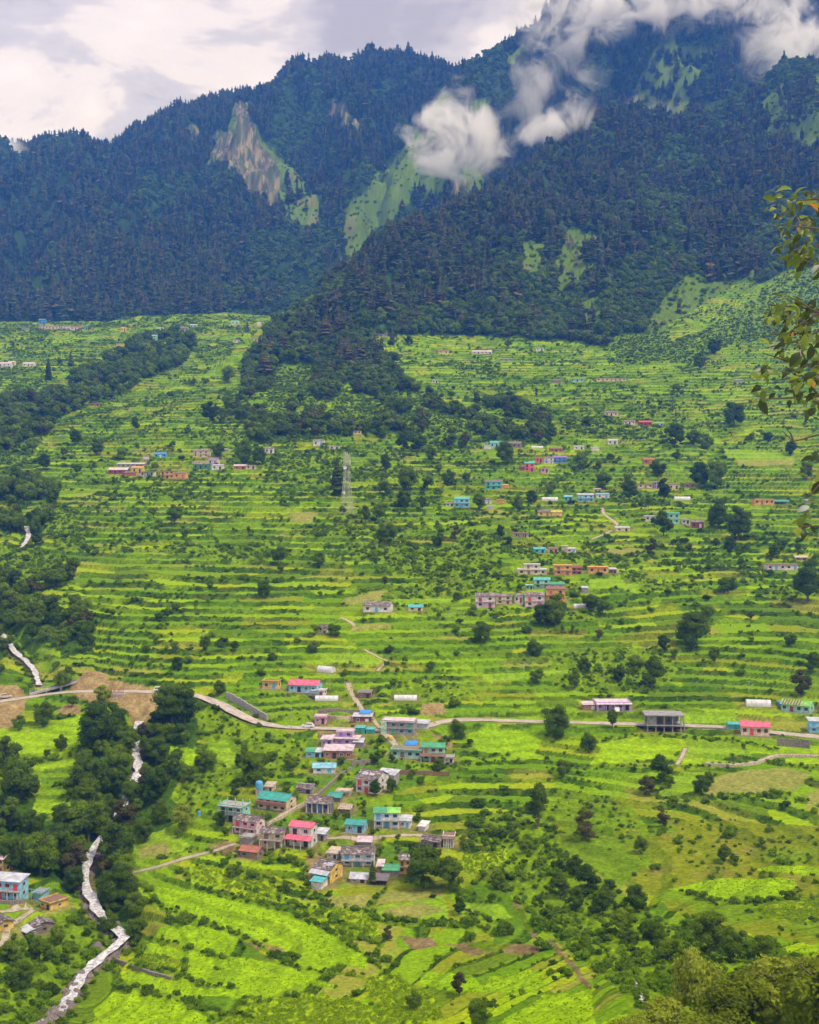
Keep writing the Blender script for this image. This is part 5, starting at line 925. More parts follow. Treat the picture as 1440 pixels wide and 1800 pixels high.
def add_tree(x, y, hpx, k, g=None, hm=None):
    if g is None: g, hm = place(x, y, hpx)
    nm = 'conifer_tree' if k == 'c' else 'broadleaf_tree'; a = rng.uniform(0, 6.28); wx = hm*rng.uniform(1.0, 1.25) if k in 'dmyb' else hm
    if hpx >= 24:
        root = empty(nm, tuple(g), a); root.scale = (wx, wx, hm); cr = link('crown', rng.choice(HI[k]), root); link('trunk', rng.choice(TRK), root) if k != 'c' else MB().bar((0, 0, -.05), (0, 0, .9), .016, 6, .004).build('trunk', BARK, root)
    else: root = link(nm, rng.choice(LO[k])); root.location = tuple(g); root.rotation_euler = (0, 0, a); root.scale = (wx, wx, hm)
    tag(root, 'x', 'tree', 'broadleaf trees on the hillside' if k != 'c' else 'conifers of the forest'); note(root, x, y-hpx/2, ('large ' if hpx > 45 else ('small ' if hpx < 20 else ''))+KW[k]); return root
OCC = []
for s in TREES:
    x, y, hpx, k = s.split(','); x, y, hpx = float(x), float(y), float(hpx); add_tree(x, y, hpx*1.08, k); OCC.append((x, y))
NBL = sum(1 for s in TREES if not s.endswith('c')); NCO = len(TREES)-NBL
# ---- scattered growth: candidate points over the whole visible land, thinned by cover class
def candidates(n, y0, y1, seed, dens_pow=1.0):
    """random ground points, uniform per square metre between depths y0 and y1"""
    r = np.random.default_rng(seed); Y = np.sqrt(r.uniform(y0**2, y1**2, n)); u = r.uniform(-.40, .40, n); X = u*Y
    i = np.clip((u-UC[0])/(UC[1]-UC[0]), 0, NC-1.001); k = np.interp(Y, YR, np.arange(NR)); i0 = i.astype(int); k0 = np.minimum(k.astype(int), NR-2); a, b = i-i0, k-k0
    z = (Z[k0, i0]*(1-a)+Z[k0, i0+1]*a)*(1-b)+(Z[k0+1, i0]*(1-a)+Z[k0+1, i0+1]*a)*b; kk = np.rint(k).astype(int); ii = np.rint(i).astype(int)
    return X, Y, z, CV[kk, ii], VIS[kk, ii], isr[kk, ii, 0], HOUSED[kk, ii], LAY[kk, ii], u*F+CX, HY-F*z/Y
def pts_for(sel, dat, h, kind):
    X, Y, z = dat[0][sel], dat[1][sel], dat[2][sel]; n = len(X); return dict(X=X, Y=Y, z=z, h=h, k=kind, px=dat[8][sel], py=dat[9][sel], vis=dat[4][sel])
def cat(a, b): return {k: np.concatenate([a[k], b[k]]) for k in a}
def make_stuff(name, P, variants, idx):
    """one object: each point carries a copy of a small plant mesh"""
    n = len(P['X']); me = bpy.data.meshes.new(name); me.vertices.add(n); me.vertices.foreach_set('co', np.stack([P['X'], P['Y'], P['z']], 1).astype(np.float32).ravel())
    wv = P['h']*nr.uniform(.85, 1.25, n)
    for an, ty, v in (('gs', 'FLOAT_VECTOR', np.stack([wv, wv, P['h']], 1)), ('gr', 'FLOAT_VECTOR', np.stack([np.zeros(n), np.zeros(n), nr.uniform(0, 6.28, n)], 1))): a = me.attributes.new(an, ty, 'POINT'); a.data.foreach_set('vector', v.astype(np.float32).ravel())
    a = me.attributes.new('gi', 'INT', 'POINT'); a.data.foreach_set('value', idx.astype(np.int32))
    o = link(name, me); ng = bpy.data.node_groups.new(name, 'GeometryNodeTree'); ng.interface.new_socket('Geometry', in_out='INPUT', socket_type='NodeSocketGeometry'); ng.interface.new_socket('Geometry', in_out='OUTPUT', socket_type='NodeSocketGeometry')
    N, L = ng.nodes, ng.links; gi = N.new('NodeGroupInput'); go = N.new('NodeGroupOutput'); iop = N.new('GeometryNodeInstanceOnPoints'); g2 = N.new('GeometryNodeGeometryToInstance')
    for v in reversed(variants):
        ob = bpy.data.objects.new('src_'+name, v); oi = N.new('GeometryNodeObjectInfo'); oi.inputs['Object'].default_value = ob; oi.transform_space = 'ORIGINAL'; oi.inputs['As Instance'].default_value = True; L.new(oi.outputs['Geometry'], g2.inputs[0])
    def attr(nm_, ty):
        a_ = N.new('GeometryNodeInputNamedAttribute'); a_.data_type = ty; a_.inputs['Name'].default_value = nm_; return a_.outputs['Attribute']
    L.new(gi.outputs[0], iop.inputs['Points']); L.new(g2.outputs[0], iop.inputs['Instance']); iop.inputs['Pick Instance'].default_value = True; L.new(attr('gi', 'INT'), iop.inputs['Instance Index']); L.new(attr('gs', 'FLOAT_VECTOR'), iop.inputs['Scale'])
    e2 = N.new('FunctionNodeEulerToRotation'); L.new(attr('gr', 'FLOAT_VECTOR'), e2.inputs[0]); L.new(e2.outputs[0], iop.inputs['Rotation']); L.new(iop.outputs[0], go.inputs[0])
    md = o.modifiers.new('plants', 'NODES'); md.node_group = ng; return tag(o, kind='stuff')
def pick_top(P, n, maxpx=None):
    """split into the n that show largest and the rest"""
    s = np.where(P['vis'] & (P['px'] > 6) & (P['px'] < 1434) & (P['py'] < 1800) & (P['py'] > 4), P['h']/P['Y'], 0); o = np.argsort(-s)[:n]; m = np.zeros(len(s), bool); m[o] = True; m &= s > 0
    return {k: v[m] for k, v in P.items()}, {k: v[~m] for k, v in P.items()}
def hedge_points():
    rows = []
    for P, w in zip(STREAMS, SW):          # growth leaning over the stream banks
        for a, b in zip(P[:-1], P[1:]):
            for i in range(max(1, int(np.linalg.norm(b-a)*1.1))):
                q_ = a+(b-a)*rng.random(); d_ = b-a; n_ = np.array((-d_[1], d_[0])); n_ = n_/(np.linalg.norm(n_)+1e-9); s = rng.choice((-1, 1))*w*rng.uniform(1.25, 3.4); x, y = q_[0]+n_[0]*s, q_[1]+n_[1]*s
                z = zat(x, y); rows.append((x, y, z, rng.uniform(.6, 1.9), x/y*F+CX, HY-F*z/y))
    for p, w in HEDGES:
        P = curve_px(p, 4, False)
        for a, b in zip(P[:-1], P[1:]):
            n = int(np.linalg.norm(b-a)/(1.1 if w < 8 else .7))
            for i in range(min(n, 60)):
                q_ = a+(b-a)*rng.random(); s = w*a[1]/F*.5; x, y = q_[0]+rng.uniform(-s, s), q_[1]+rng.uniform(-2.5*s, 2.5*s); z = zat(x, y); rows.append((x, y, z, rng.uniform(.5, 1.25), x/y*F+CX, HY-F*z/y))
    A = np.array(rows); return dict(X=A[:, 0], Y=A[:, 1], z=A[:, 2], h=A[:, 3], px=A[:, 4], py=A[:, 5], vis=np.ones(len(A), bool))
# forest on the spur and the far mountains
d = candidates(90000, 1150, 3450, 51); nz = 0.5+0.5*fbm(d[0]/90, d[1]/130, 52, 3); r1 = nr.random(len(nz))
okv = d[4] | (nr.random(len(nz)) < .05); inb = (np.abs(d[8]-720) < 790)
con = okv & inb & (((d[3] == CON) & (r1 < np.where(d[7] >= 2, .78, .70))) | ((d[3] == WOOD) & (d[7] == 1) & (r1 < np.where(nz > .6, .4, .08))) | ((d[3] == GRASS) & (r1 < np.where(nz > .58, .22, .02))))
con &= ~((d[3] == CON) & (nz < .36) & (d[7] >= 2))
brd = okv & inb & ~con & (((d[3] == CON) & (r1 < .99)) | ((d[3] == WOOD) & (r1 < .99)) | ((d[3] == GRASS) & (r1 < np.where(nz > .54, .55, .40))))
nC, nB = int(con.sum()), int(brd.sum())
PCn = pts_for(con, d, nr.uniform(9, 27, nC)*(.8+.45*nz[con])*np.where(d[7][con] >= 2, 1.12, 1.0), None); PCn.pop('k'); gsel_ = d[3][brd] == GRASS; PB = pts_for(brd, d, nr.uniform(7, 17, nB)*np.where(d[3][brd] == GRASS, .38, 1.0), None); PB.pop('k')
# woods, single bushes and terrace-edge scrub nearer by
d = candidates(560000, 190, 1720, 53); r1 = nr.random(len(d[0])); nz = 0.5+0.5*fbm(d[0]/45, d[1]/60, 54, 3); free = d[6] < .3; nearf = np.clip(d[1]/420, .5, 2.2)
dens = 560000/(0.8*(1720**2-190**2)/2)            # points per square metre
def prob(per_m2): return per_m2/dens
wood = free & (d[3] == WOOD) & (r1 < prob(1/28.)); 
nW = int(wood.sum()); PW = pts_for(wood, d, nr.uniform(4.5, 9.5, nW)*np.clip(d[1][wood]/500, .8, 1.35), None); PW.pop('k'); PWt, PW = pick_top(PW, 292-NBL)
r2 = nr.random(len(d[0]))
scr = free & ~wood & (((d[3] == T_) & (r2 < prob(np.where(d[5] > .5, np.where(d[1] > 650, .13, .19), .005)*np.clip(nz*2.4-.35, .15, 1.6)))) | ((d[3] == SCRUB) & (r2 < prob(.20))) | ((d[3] == WOOD) & (r2 < prob(.05))) | ((d[3] == PLAIN) & (r2 < prob(np.where(nz > .55, .10, .012)))) | ((d[3] == PADC) & (r2 < prob(.10))) | ((d[3] == GRASS) & (r2 < prob(.01))))
nS = int(scr.sum()); hs_ = np.exp(nr.normal(.16, .36, nS))*np.clip(d[1][scr]/520, .75, 1.22); hs_ = np.where(nr.random(nS) < .04, hs_*2.8, hs_)*np.where((d[3][scr] == SCRUB) & (d[1][scr] < 340), 1.5, 1.0); hs_ = np.minimum(hs_, 3.4); PS = pts_for(scr, d, hs_, None); PS.pop('k'); PS = cat(PS, hedge_points()); PSt, PS = pick_top(PS, 285)
dc_ = candidates(170000, 180, 345, 57); dn2 = 170000/(.8*(345**2-180**2)/2); rc_ = nr.random(len(dc_[0])); cs = (dc_[6] < .3) & (((dc_[3] == MAIZE) & (rc_ < 1.9/dn2)) | ((dc_[3] == CROP) & (rc_ < .5/dn2)))
PM = pts_for(cs, dc_, nr.uniform(.30, .62, int(cs.sum()))*np.where(dc_[3][cs] == MAIZE, 1.25, .7), None); PM.pop('k')
make_stuff('field_crop', PM, CRP, nr.integers(0, 3, len(PM['X'])))
PCt, PC = pick_top(PCn, 285-NCO)
FORV = [LO['c'][i] for i in range(4)]
make_stuff('conifer_forest', PC, FORV, nr.integers(0, 4, len(PC['X'])))
BV = LO['d']+LO['m']
gsel = gsel_; PG = {k: v[gsel] for k, v in PB.items()}; PB = {k: v[~gsel] for k, v in PB.items()}
make_stuff('mountain_scrub', PG, SHR, nr.integers(0, 4, len(PG['X'])))
make_stuff('broadleaf_forest', PB, BV, np.where(nr.random(len(PB['X'])) < .3, nr.integers(0, 4, len(PB['X'])), nr.integers(4, 8, len(PB['X']))))
make_stuff('valley_woodland', PW, BV+LO['b'], np.where(nr.random(len(PW['X'])) < .35, nr.integers(0, 4, len(PW['X'])), nr.integers(4, 9, len(PW['X']))))
make_stuff('terrace_scrub', PS, SHR, np.where(nr.random(len(PS['X'])) < .72, nr.integers(0, 4, len(PS['X'])), nr.integers(4, 6, len(PS['X']))))
for i in range(len(PWt['X'])): add_tree(PWt['px'][i], PWt['py'][i], PWt['h'][i]*F/PWt['Y'][i], rng.choice('dddmmb'), np.array((PWt['X'][i], PWt['Y'][i], PWt['z'][i])), PWt['h'][i])
for i in range(len(PCt['X'])):
    o = link('conifer_tree', rng.choice(LO['c'])); o.location = (PCt['X'][i], PCt['Y'][i], PCt['z'][i]); h = PCt['h'][i]; o.scale = (h*1.05, h*1.05, h); o.rotation_euler = (0, 0, rng.uniform(0, 6)); tag(o, 'x', 'tree', 'conifers of the forest'); note(o, PCt['px'][i], PCt['py'][i]-h*F/PCt['Y'][i]/2, 'dark forest conifer')
for i in range(len(PSt['X'])):
    k = rng.randrange(6); o = link('shrub', SHR[k]); h = PSt['h'][i]; o.location = (PSt['X'][i], PSt['Y'][i], PSt['z'][i]-.1*h); o.scale = (h*1.1, h*1.1, h); o.rotation_euler = (0, 0, rng.uniform(0, 6)); tag(o, 'x', 'shrub', 'shrubs on the slopes'); note(o, PSt['px'][i], PSt['py'][i]-h*F/PSt['Y'][i]/2, ('bright green shrub', 'mid green shrub', 'dark green shrub')[0 if k < 4 else (1 if k < 5 else 2)])
# ---------------------------------------------------------------- tower, poles, walls, rocks, vehicles
STEEL = paint('galvanised', (.56, .56, .52), .5, .1, 2, .15, .2)
def tower():
    g = TOWER; k = g[1]/F; H = 106*k; root = tag(empty('lattice_tower', tuple(g), .35), 'tall grey steel lattice telephone mast standing alone on the middle terraces', 'mast'); b, t = 7.4*k*1.25, 3.4*k*1.25
    def half(z): f = min(1, z/(H*.62)); return b*(1-f)+t*f
    for sx in (-1, 1):
        for sy in (-1, 1):
            m = MB(); zs = [0, H*.2, H*.4, H*.62, H*.98]
            for a_, c_ in zip(zs[:-1], zs[1:]): m.bar((sx*half(a_), sy*half(a_), a_-(.8 if a_ == 0 else 0)), (sx*half(c_), sy*half(c_), c_), .11, 5)
            m.build('leg', STEEL, root)
    n = 13; zs = [H*.98*(1-(1-i/n)**1.25) for i in range(n+1)]
    for a_, c_ in zip(zs[:-1], zs[1:]):
        m = MB(); h0, h1 = half(a_), half(c_); P0 = [(-h0, -h0), (h0, -h0), (h0, h0), (-h0, h0)]; P1 = [(-h1, -h1), (h1, -h1), (h1, h1), (-h1, h1)]
        for i in range(4):
            j = (i+1) % 4; m.bar((*P0[i], a_), (*P1[j], c_), .05, 4); m.bar((*P0[j], a_), (*P1[i], c_), .05, 4); m.bar((*P1[i], c_), (*P1[j], c_), .06, 4)
        m.build('bracing', STEEL, root)
    m = MB(); m.box(-t-.9, t+.9, -t-.9, t+.9, H*.80, H*.81); m.build('platform', paint('grey_mesh', (.36, .32, .30), .7), root)
    for i in range(7):
        a = i*.9; m = MB(); m.box(-.18, .18, -.12, .12, -1.4, 1.4); o = m.build('panel_antenna', paint('antenna_white', (.62, .55, .52), .6), root); o.location = (math.cos(a)*(t+.5), math.sin(a)*(t+.5), H*(.86+.06*(i % 3))); o.rotation_euler = (0, 0, a+1.57)
    for (x, y, z, r) in ((-t-.3, -t-.3, H*.765, 1.0), (-half(H*.36)-.2, -half(H*.36)-.3, H*.345, .55)):
        m = MB(); n_ = 14; c = [(r*math.cos(2*math.pi*i/n_), -.1, r*math.sin(2*math.pi*i/n_)) for i in range(n_)]; m.quad(c); m.quad([(p[0]*.9, .35, p[2]*.9) for p in c][::-1])
        for i in range(n_): j = (i+1) % n_; m.quad([c[i], (c[i][0]*.9, .35, c[i][2]*.9), (c[j][0]*.9, .35, c[j][2]*.9), c[j]])
        o = m.build('dish', paint('dish_white', (.8, .8, .8), .5), root); o.location = (x, y, z)
    gh = ground(601, 899); r2 = tag(empty('generator_cabin', tuple(gh)), 'small orange equipment cabin at the foot of the lattice mast', 'hut'); m = MB(); m.box(-1.5, 1.5, 0, 2.2, -.6, 2.3); m.build('wall', paint('cabin_orange', (.75, .28, .1), .6), r2); m = MB(); m.box(-1.7, 1.7, -.2, 2.4, 2.303, 2.5); m.build('roof', paint('cabin_roof', (.5, .45, .4), .6), r2)
tower()
POLES = [(512, 1296, 56), (580, 1214, 30), (617, 1480, 66), (786, 1512, 50), (1062, 1197, 22), (1317, 1216, 20), (614, 1160, 26), (921, 1180, 18), (55, 1585, 24), (24, 1590, 24), (503, 1226, 24), (640, 1472, 30)]
PW_ = ['utility pole beside the road, left of the bright pink hut', 'utility pole between the pink roofed house and the growing tunnel', 'tall utility pole in the village left of the white half teal house', 'utility pole right of the tall yellow and red house', 'thin pale pole among dark trees above the lilac roadside house', 'thin pale pole above the long growing tunnel, right side', 'utility pole on the terraces above the brown plank hut', 'thin pole on the middle terraces right of the growing tunnel', 'lamp pole between the blue house and the blue shed, lower left', 'thin pole in front of the blue two storey house', 'utility pole just below the long pink roofed blue house', 'short pole on the village path below the lime roofed house']
for (x, y, h), lb in zip(POLES, PW_):
    g = ground(x, y); H = h*g[1]/F; root = tag(empty('utility_pole', tuple(g), rng.uniform(-.4, .4)), lb, 'pole', 'poles standing along the valley'); m = MB(); m.bar((0, 0, -.6), (0, 0, H), .10, 7, .07); m.build('shaft', paint('pole_grey', (.42, .40, .36), .7, .2, 2, .2), root); m = MB(); m.box(-.7, .7, -.05, .05, H*.9, H*.9+.1); m.build('cross_arm', STEEL, root)
def stone_wall(pts, h, lb, col='stone', th=.5, dz=0, front=0.0):
    P = curve_px(pts, 5); m = MB()
    for a, b in zip(P[:-1], P[1:]):
        n = max(1, int(np.linalg.norm(b-a)/1.2))
        for i in range(n):
            p, q_ = a+(b-a)*i/n, a+(b-a)*(i+1)/n; hh = h*rng.uniform(.9, 1.08); d = q_-p; nx = np.array((-d[1], d[0], 0)); nx = nx/(np.linalg.norm(nx)+1e-9)*th/2; zb = min(zat(p[0], p[1]), zat(q_[0], q_[1]))-1.2
            A = [p-nx, q_-nx, q_+nx, p+nx]; m.hull([(v[0], v[1], zb) for v in A]+[(v[0], v[1], zz+hh) for v, zz in zip(A, (p[2], q_[2], q_[2], p[2]))], [(0, 3, 2, 1), (4, 5, 6, 7), (0, 1, 5, 4), (1, 2, 6, 5), (2, 3, 7, 6), (3, 0, 4, 7)])
    return tag(m.build('stone_wall', paint('masonry_'+col, COL[col], .95, .35, 2.2, .3)), lb, 'wall')
stone_wall([(398, 1228), (425, 1240), (448, 1256), (470, 1268)], 2.2, 'long grey stone retaining wall above the road bend', 'concrete')
stone_wall([(1366, 1311), (1400, 1313), (1424, 1316)], 2.4, 'plank faced retaining wall below the road at the right', 'stone')
stone_wall([(1205, 1281), (1240, 1281), (1278, 1283)], .5, 'low stone parapet on the road between frame building and teal hut', 'stone')
stone_wall([(560, 1296), (600, 1297), (625, 1296)], 1.0, 'low stone wall under the road by the lilac house', 'stone')
stone_wall([(575, 1264), (600, 1266), (622, 1266)], 1.3, 'rough stone terrace wall between the pink hut and maroon shop', 'beige')
stone_wall([(560, 1252), (620, 1252), (660, 1258)], 1.1, 'upper stone terrace wall behind the maroon shop', 'stone')
stone_wall([(618, 1347), (640, 1345), (660, 1342)], 1.6, 'dry stone wall below the brick house', 'stone')
stone_wall([(545, 1412), (575, 1385), (600, 1362), (618, 1352)], .8, 'mossy field wall climbing behind the white slate hip house', 'stone')
stone_wall([(470, 1452), (500, 1436), (524, 1420), (545, 1412)], .8, 'stone wall rising past the long teal roofed house', 'beige')
stone_wall([(1242, 1345), (1290, 1349), (1340, 1342), (1362, 1329), (1436, 1332)], .7, 'pale field wall beside the footpath above the broad tan field', 'beige')
stone_wall([(0, 1588), (24, 1589), (44, 1587)], .8, 'low yard wall in front of the blue two storey house', 'stone')
stone_wall([(205, 1690), (230, 1700), (262, 1712), (300, 1722)], .7, 'mossy stone bank between the lowest bright fields', 'stone')
stone_wall([(690, 1360), (740, 1362), (790, 1364)], 1.2, 'brown retaining wall below the mint houses', 'brown')
# a small bridge over the upper stream
def bridge():
    a, b = ground(52, 1222), ground(136, 1200); d = b-a; L = float(np.hypot(d[0], d[1])); root = tag(empty('footbridge', tuple(a), math.atan2(d[1], d[0])), 'low concrete bridge crossing the stream below the waterfall', 'bridge'); s = d[2]/L
    cm = paint('slab_concrete', COL['concrete'], .9, .2, .8, .35); m = MB(); m.hull([(0, -1.2, 0), (L, -1.2, L*s), (L, 1.2, L*s), (0, 1.2, 0), (0, -1.2, .6), (L, -1.2, L*s+.6), (L, 1.2, L*s+.6), (0, 1.2, .6)], [(0, 3, 2, 1), (4, 5, 6, 7), (0, 1, 5, 4), (1, 2, 6, 5), (2, 3, 7, 6), (3, 0, 4, 7)]); m.build('deck', cm, root)
    for f in (.35, .65): m = MB(); m.box(L*f-.3, L*f+.3, -1, 1, -4, L*s*f-.003); m.build('pier', cm, root)
    for y in (-1.15, 1.08):
        m = MB(); m.hull([(0, y, 1.3), (L, y, L*s+1.3), (L, y+.07, L*s+1.3), (0, y+.07, 1.3), (0, y, 1.37), (L, y, L*s+1.37), (L, y+.07, L*s+1.37), (0, y+.07, 1.37)], [(0, 3, 2, 1), (4, 5, 6, 7), (0, 1, 5, 4), (1, 2, 6, 5), (2, 3, 7, 6), (3, 0, 4, 7)])
        for i in range(9): xx = L*i/8; m.box(xx, xx+.06, y, y+.07, xx*s+.6, xx*s+1.299)
        m.build('railing', STEEL, root)
bridge()
# the culvert under construction with its rusty reinforcement bars
g = ground(200, 1222); root = tag(empty('culvert_works', tuple(g)), 'half built concrete culvert with rusty red reinforcement bars on the earth slip', 'construction'); m = MB(); m.box(-3.6, 3.6, -.8, 2.2, -3, .5); m.build('concrete_base', wall_m('concrete'), root)
m = MB()
for i in range(22): xx = -3.2+6.4*i/21; m.bar((xx, .2+rng.uniform(-.3, .3), .5), (xx+rng.uniform(-.3, .3), .2+rng.uniform(-.4, .4), 2.4+rng.uniform(-.5, .6)), .055, 4)
for z in (1.0, 1.7): m.bar((-3.3, .2, z), (3.3, .2, z), .05, 4)
m.build('reinforcement_bars', paint('rust_red', (.50, .13, .05), .8), root)
# vehicles
def vehicle(x, y, rot, col, lb, L=4.0, h=1.5, wd=1.65):
    g = ground(x, y); root = tag(empty('parked_car', (g[0], g[1], g[2]+.12), rot), lb, 'car'); bmesh_p = paint('car_'+col, COL[col], .3, .05, 1, .05); prof = [(-L/2, .35), (-L/2, .8), (-L*.44, .92), (-L*.36, h*.96), (L*.08, h), (L*.24, .98), (L*.47, .86), (L/2, .7), (L/2, .35)]
    def ext(pf, y0, y1, m, t=0.0): n = len(pf); A = [(p[0], y0+(t if p[1] > 1 else 0), p[1]) for p in pf]; B = [(p[0], y1-(t if p[1] > 1 else 0), p[1]) for p in pf]; m.hull(A+B, [tuple(range(n)), tuple(range(2*n-1, n-1, -1))]+[(i, i+n, (i+1) % n+n, (i+1) % n) for i in range(n)])
    m = MB(); ext(prof, -wd/2, wd/2, m, .12); m.build('body', bmesh_p, root)
    for sy, nm_ in ((-wd/2+.085, 'side_window'), (wd/2-.085, 'side_window')): m = MB(); pf = [(-L*.36, .98), (-L*.32, h*.9), (L*.07, h*.93), (L*.19, 1.0)]; ext(pf, sy-.045, sy+.045, m); m.build(nm_, GLASS, root)
    m = MB(); m.hull([(L*.245, -wd*.38, 1.0), (L*.245, wd*.38, 1.0), (L*.1, wd*.36, h*.97), (L*.1, -wd*.36, h*.97), (L*.255, -wd*.38, 1.02), (L*.255, wd*.38, 1.02), (L*.11, wd*.36, h*.985), (L*.11, -wd*.36, h*.985)], [(0, 3, 2, 1), (4, 5, 6, 7), (0, 1, 5, 4), (1, 2, 6, 5), (2, 3, 7, 6), (3, 0, 4, 7)]); m.build('windscreen', GLASS, root)
    for sx in (-L*.31, L*.31):
        for sy in (-wd/2, wd/2): m = MB(); m.bar((sx, sy-.1, .32), (sx, sy+.1, .32), .32, 12); w = m.build('wheel', paint('tyre', (.03, .03, .03), .9), root); m = MB(); yy = sy+(.105 if sy > 0 else -.105); m.bar((sx, yy-.01, .32), (sx, yy+.01, .32), .17, 10); m.build('rim', STEEL, w)
    for sy in (-wd*.36, wd*.36): m = MB(); m.box(L/2-.02, L/2+.02, sy-.14, sy+.14, .62, .76); m.build('headlight', paint('lamp_glass', (.8, .8, .78), .2), root)
vehicle(281, 1217, .05, 'white', 'small white car parked at the end of the road beside the earth slip', 4.4, 1.8); vehicle(541, 1280, 3.1, 'white', 'white car on the road left of the bright pink hut', 4.2, 1.6)
vehicle(10, 1228, .3, 'beige', 'pale dusty car on the bare earth at the left edge', 4.2, 1.6); vehicle(1085, 1252, 1.4, 'white', 'white car half hidden in front of the lilac roadside house', 4.0, 1.5)
# water tanks
def tank(x, y, w, h, c, lb, stand):
    g = ground(x, y); k = g[1]/F; r = w*k/2; H = h*k; root = tag(empty('water_tank', tuple(g)), lb, 'tank'); m = MB(); n = 16; z0 = stand; pr = [(0, z0), (r*.96, z0), (r, z0+.15*H), (r, z0+.72*H), (r*.8, z0+.88*H), (r*.3, z0+.97*H), (0.02, z0+H)]
    for a, b in zip(pr[:-1], pr[1:]):
        for i in range(n): t0, t1 = 2*math.pi*i/n, 2*math.pi*(i+1)/n; m.quad([(a[0]*math.cos(t0), a[0]*math.sin(t0), a[1]), (a[0]*math.cos(t1), a[0]*math.sin(t1), a[1]), (b[0]*math.cos(t1), b[0]*math.sin(t1), b[1]), (b[0]*math.cos(t0), b[0]*math.sin(t0), b[1])])
    m.build('tank_body', paint('tank_'+c, COL[c], .45, .1, 1, .1), root, True); m = MB(); m.box(-r*.9, r*.9, -r*.9, r*.9, -1.5, z0-.003); m.build('tank_stand', wall_m('concrete'), root)
tank(456, 1394, 13, 15, 'blue', 'round blue water tank above the long teal roofed house', 1.2); tank(1371, 1242, 9, 8, 'brightblue', 'bright blue water tank left of the long mint house with stripes', .5); tank(686, 1299, 9, 6, 'yellow', 'yellow water tank below the grey two storey block', .1); tank(350, 1434, 6, 8, 'blue', 'small blue water tank in the bushes left of the mint village house', .2)
# boulders
def boulder_mesh(seed):
    import bmesh
    bm = bmesh.new(); bmesh.ops.create_icosphere(bm, subdivisions=2, radius=1); r = random.Random(seed)
    for v in bm.verts: v.co *= 1+.28*math.sin(v.co.x*3+seed)*math.cos(v.co.y*2.7+seed*2)+r.uniform(-.07, .07)
    me = bpy.data.meshes.new('boulder'); bm.to_mesh(me); bm.free(); me.materials.append(paint('boulder_rock', (.23, .19, .17), .9, .3, 1.5, .3)); return me
BMS = [boulder_mesh(i) for i in range(5)]; lastS = STREAMS[2]
o = link('boulder', BMS[0]); g = ground(168, 1674); o.location = (g[0], g[1], g[2]+.6); o.scale = (1.5, 1.3, 1.7); tag(o, 'large pale boulder standing on the left bank of the lower stream', 'boulder')
BP = []
for P, w in zip(STREAMS, SW):
    for i in range(len(P)-1):
        for _ in range(14 if w > 1 else 2):
            f = rng.random(); p = P[i]+(P[i+1]-P[i])*f; s = rng.choice((-1, 1))*(w*rng.uniform(.75, 1.6) if rng.random() < .5 else w*rng.uniform(0, .75)); d = P[i+1]-P[i]; n_ = np.array((-d[1], d[0])); n_ = n_/(np.linalg.norm(n_)+1e-9); x, y = p[0]+n_[0]*s, p[1]+n_[1]*s; BP.append((x, y, zat(x, y)+.1, math.exp(rng.gauss(-1.2 if w > 1 else -1.7, .5))))
BP = np.array(BP); make_stuff('stream_rocks', dict(X=BP[:, 0], Y=BP[:, 1], z=BP[:, 2], h=BP[:, 3]), BMS, nr.integers(0, 5, len(BP)))
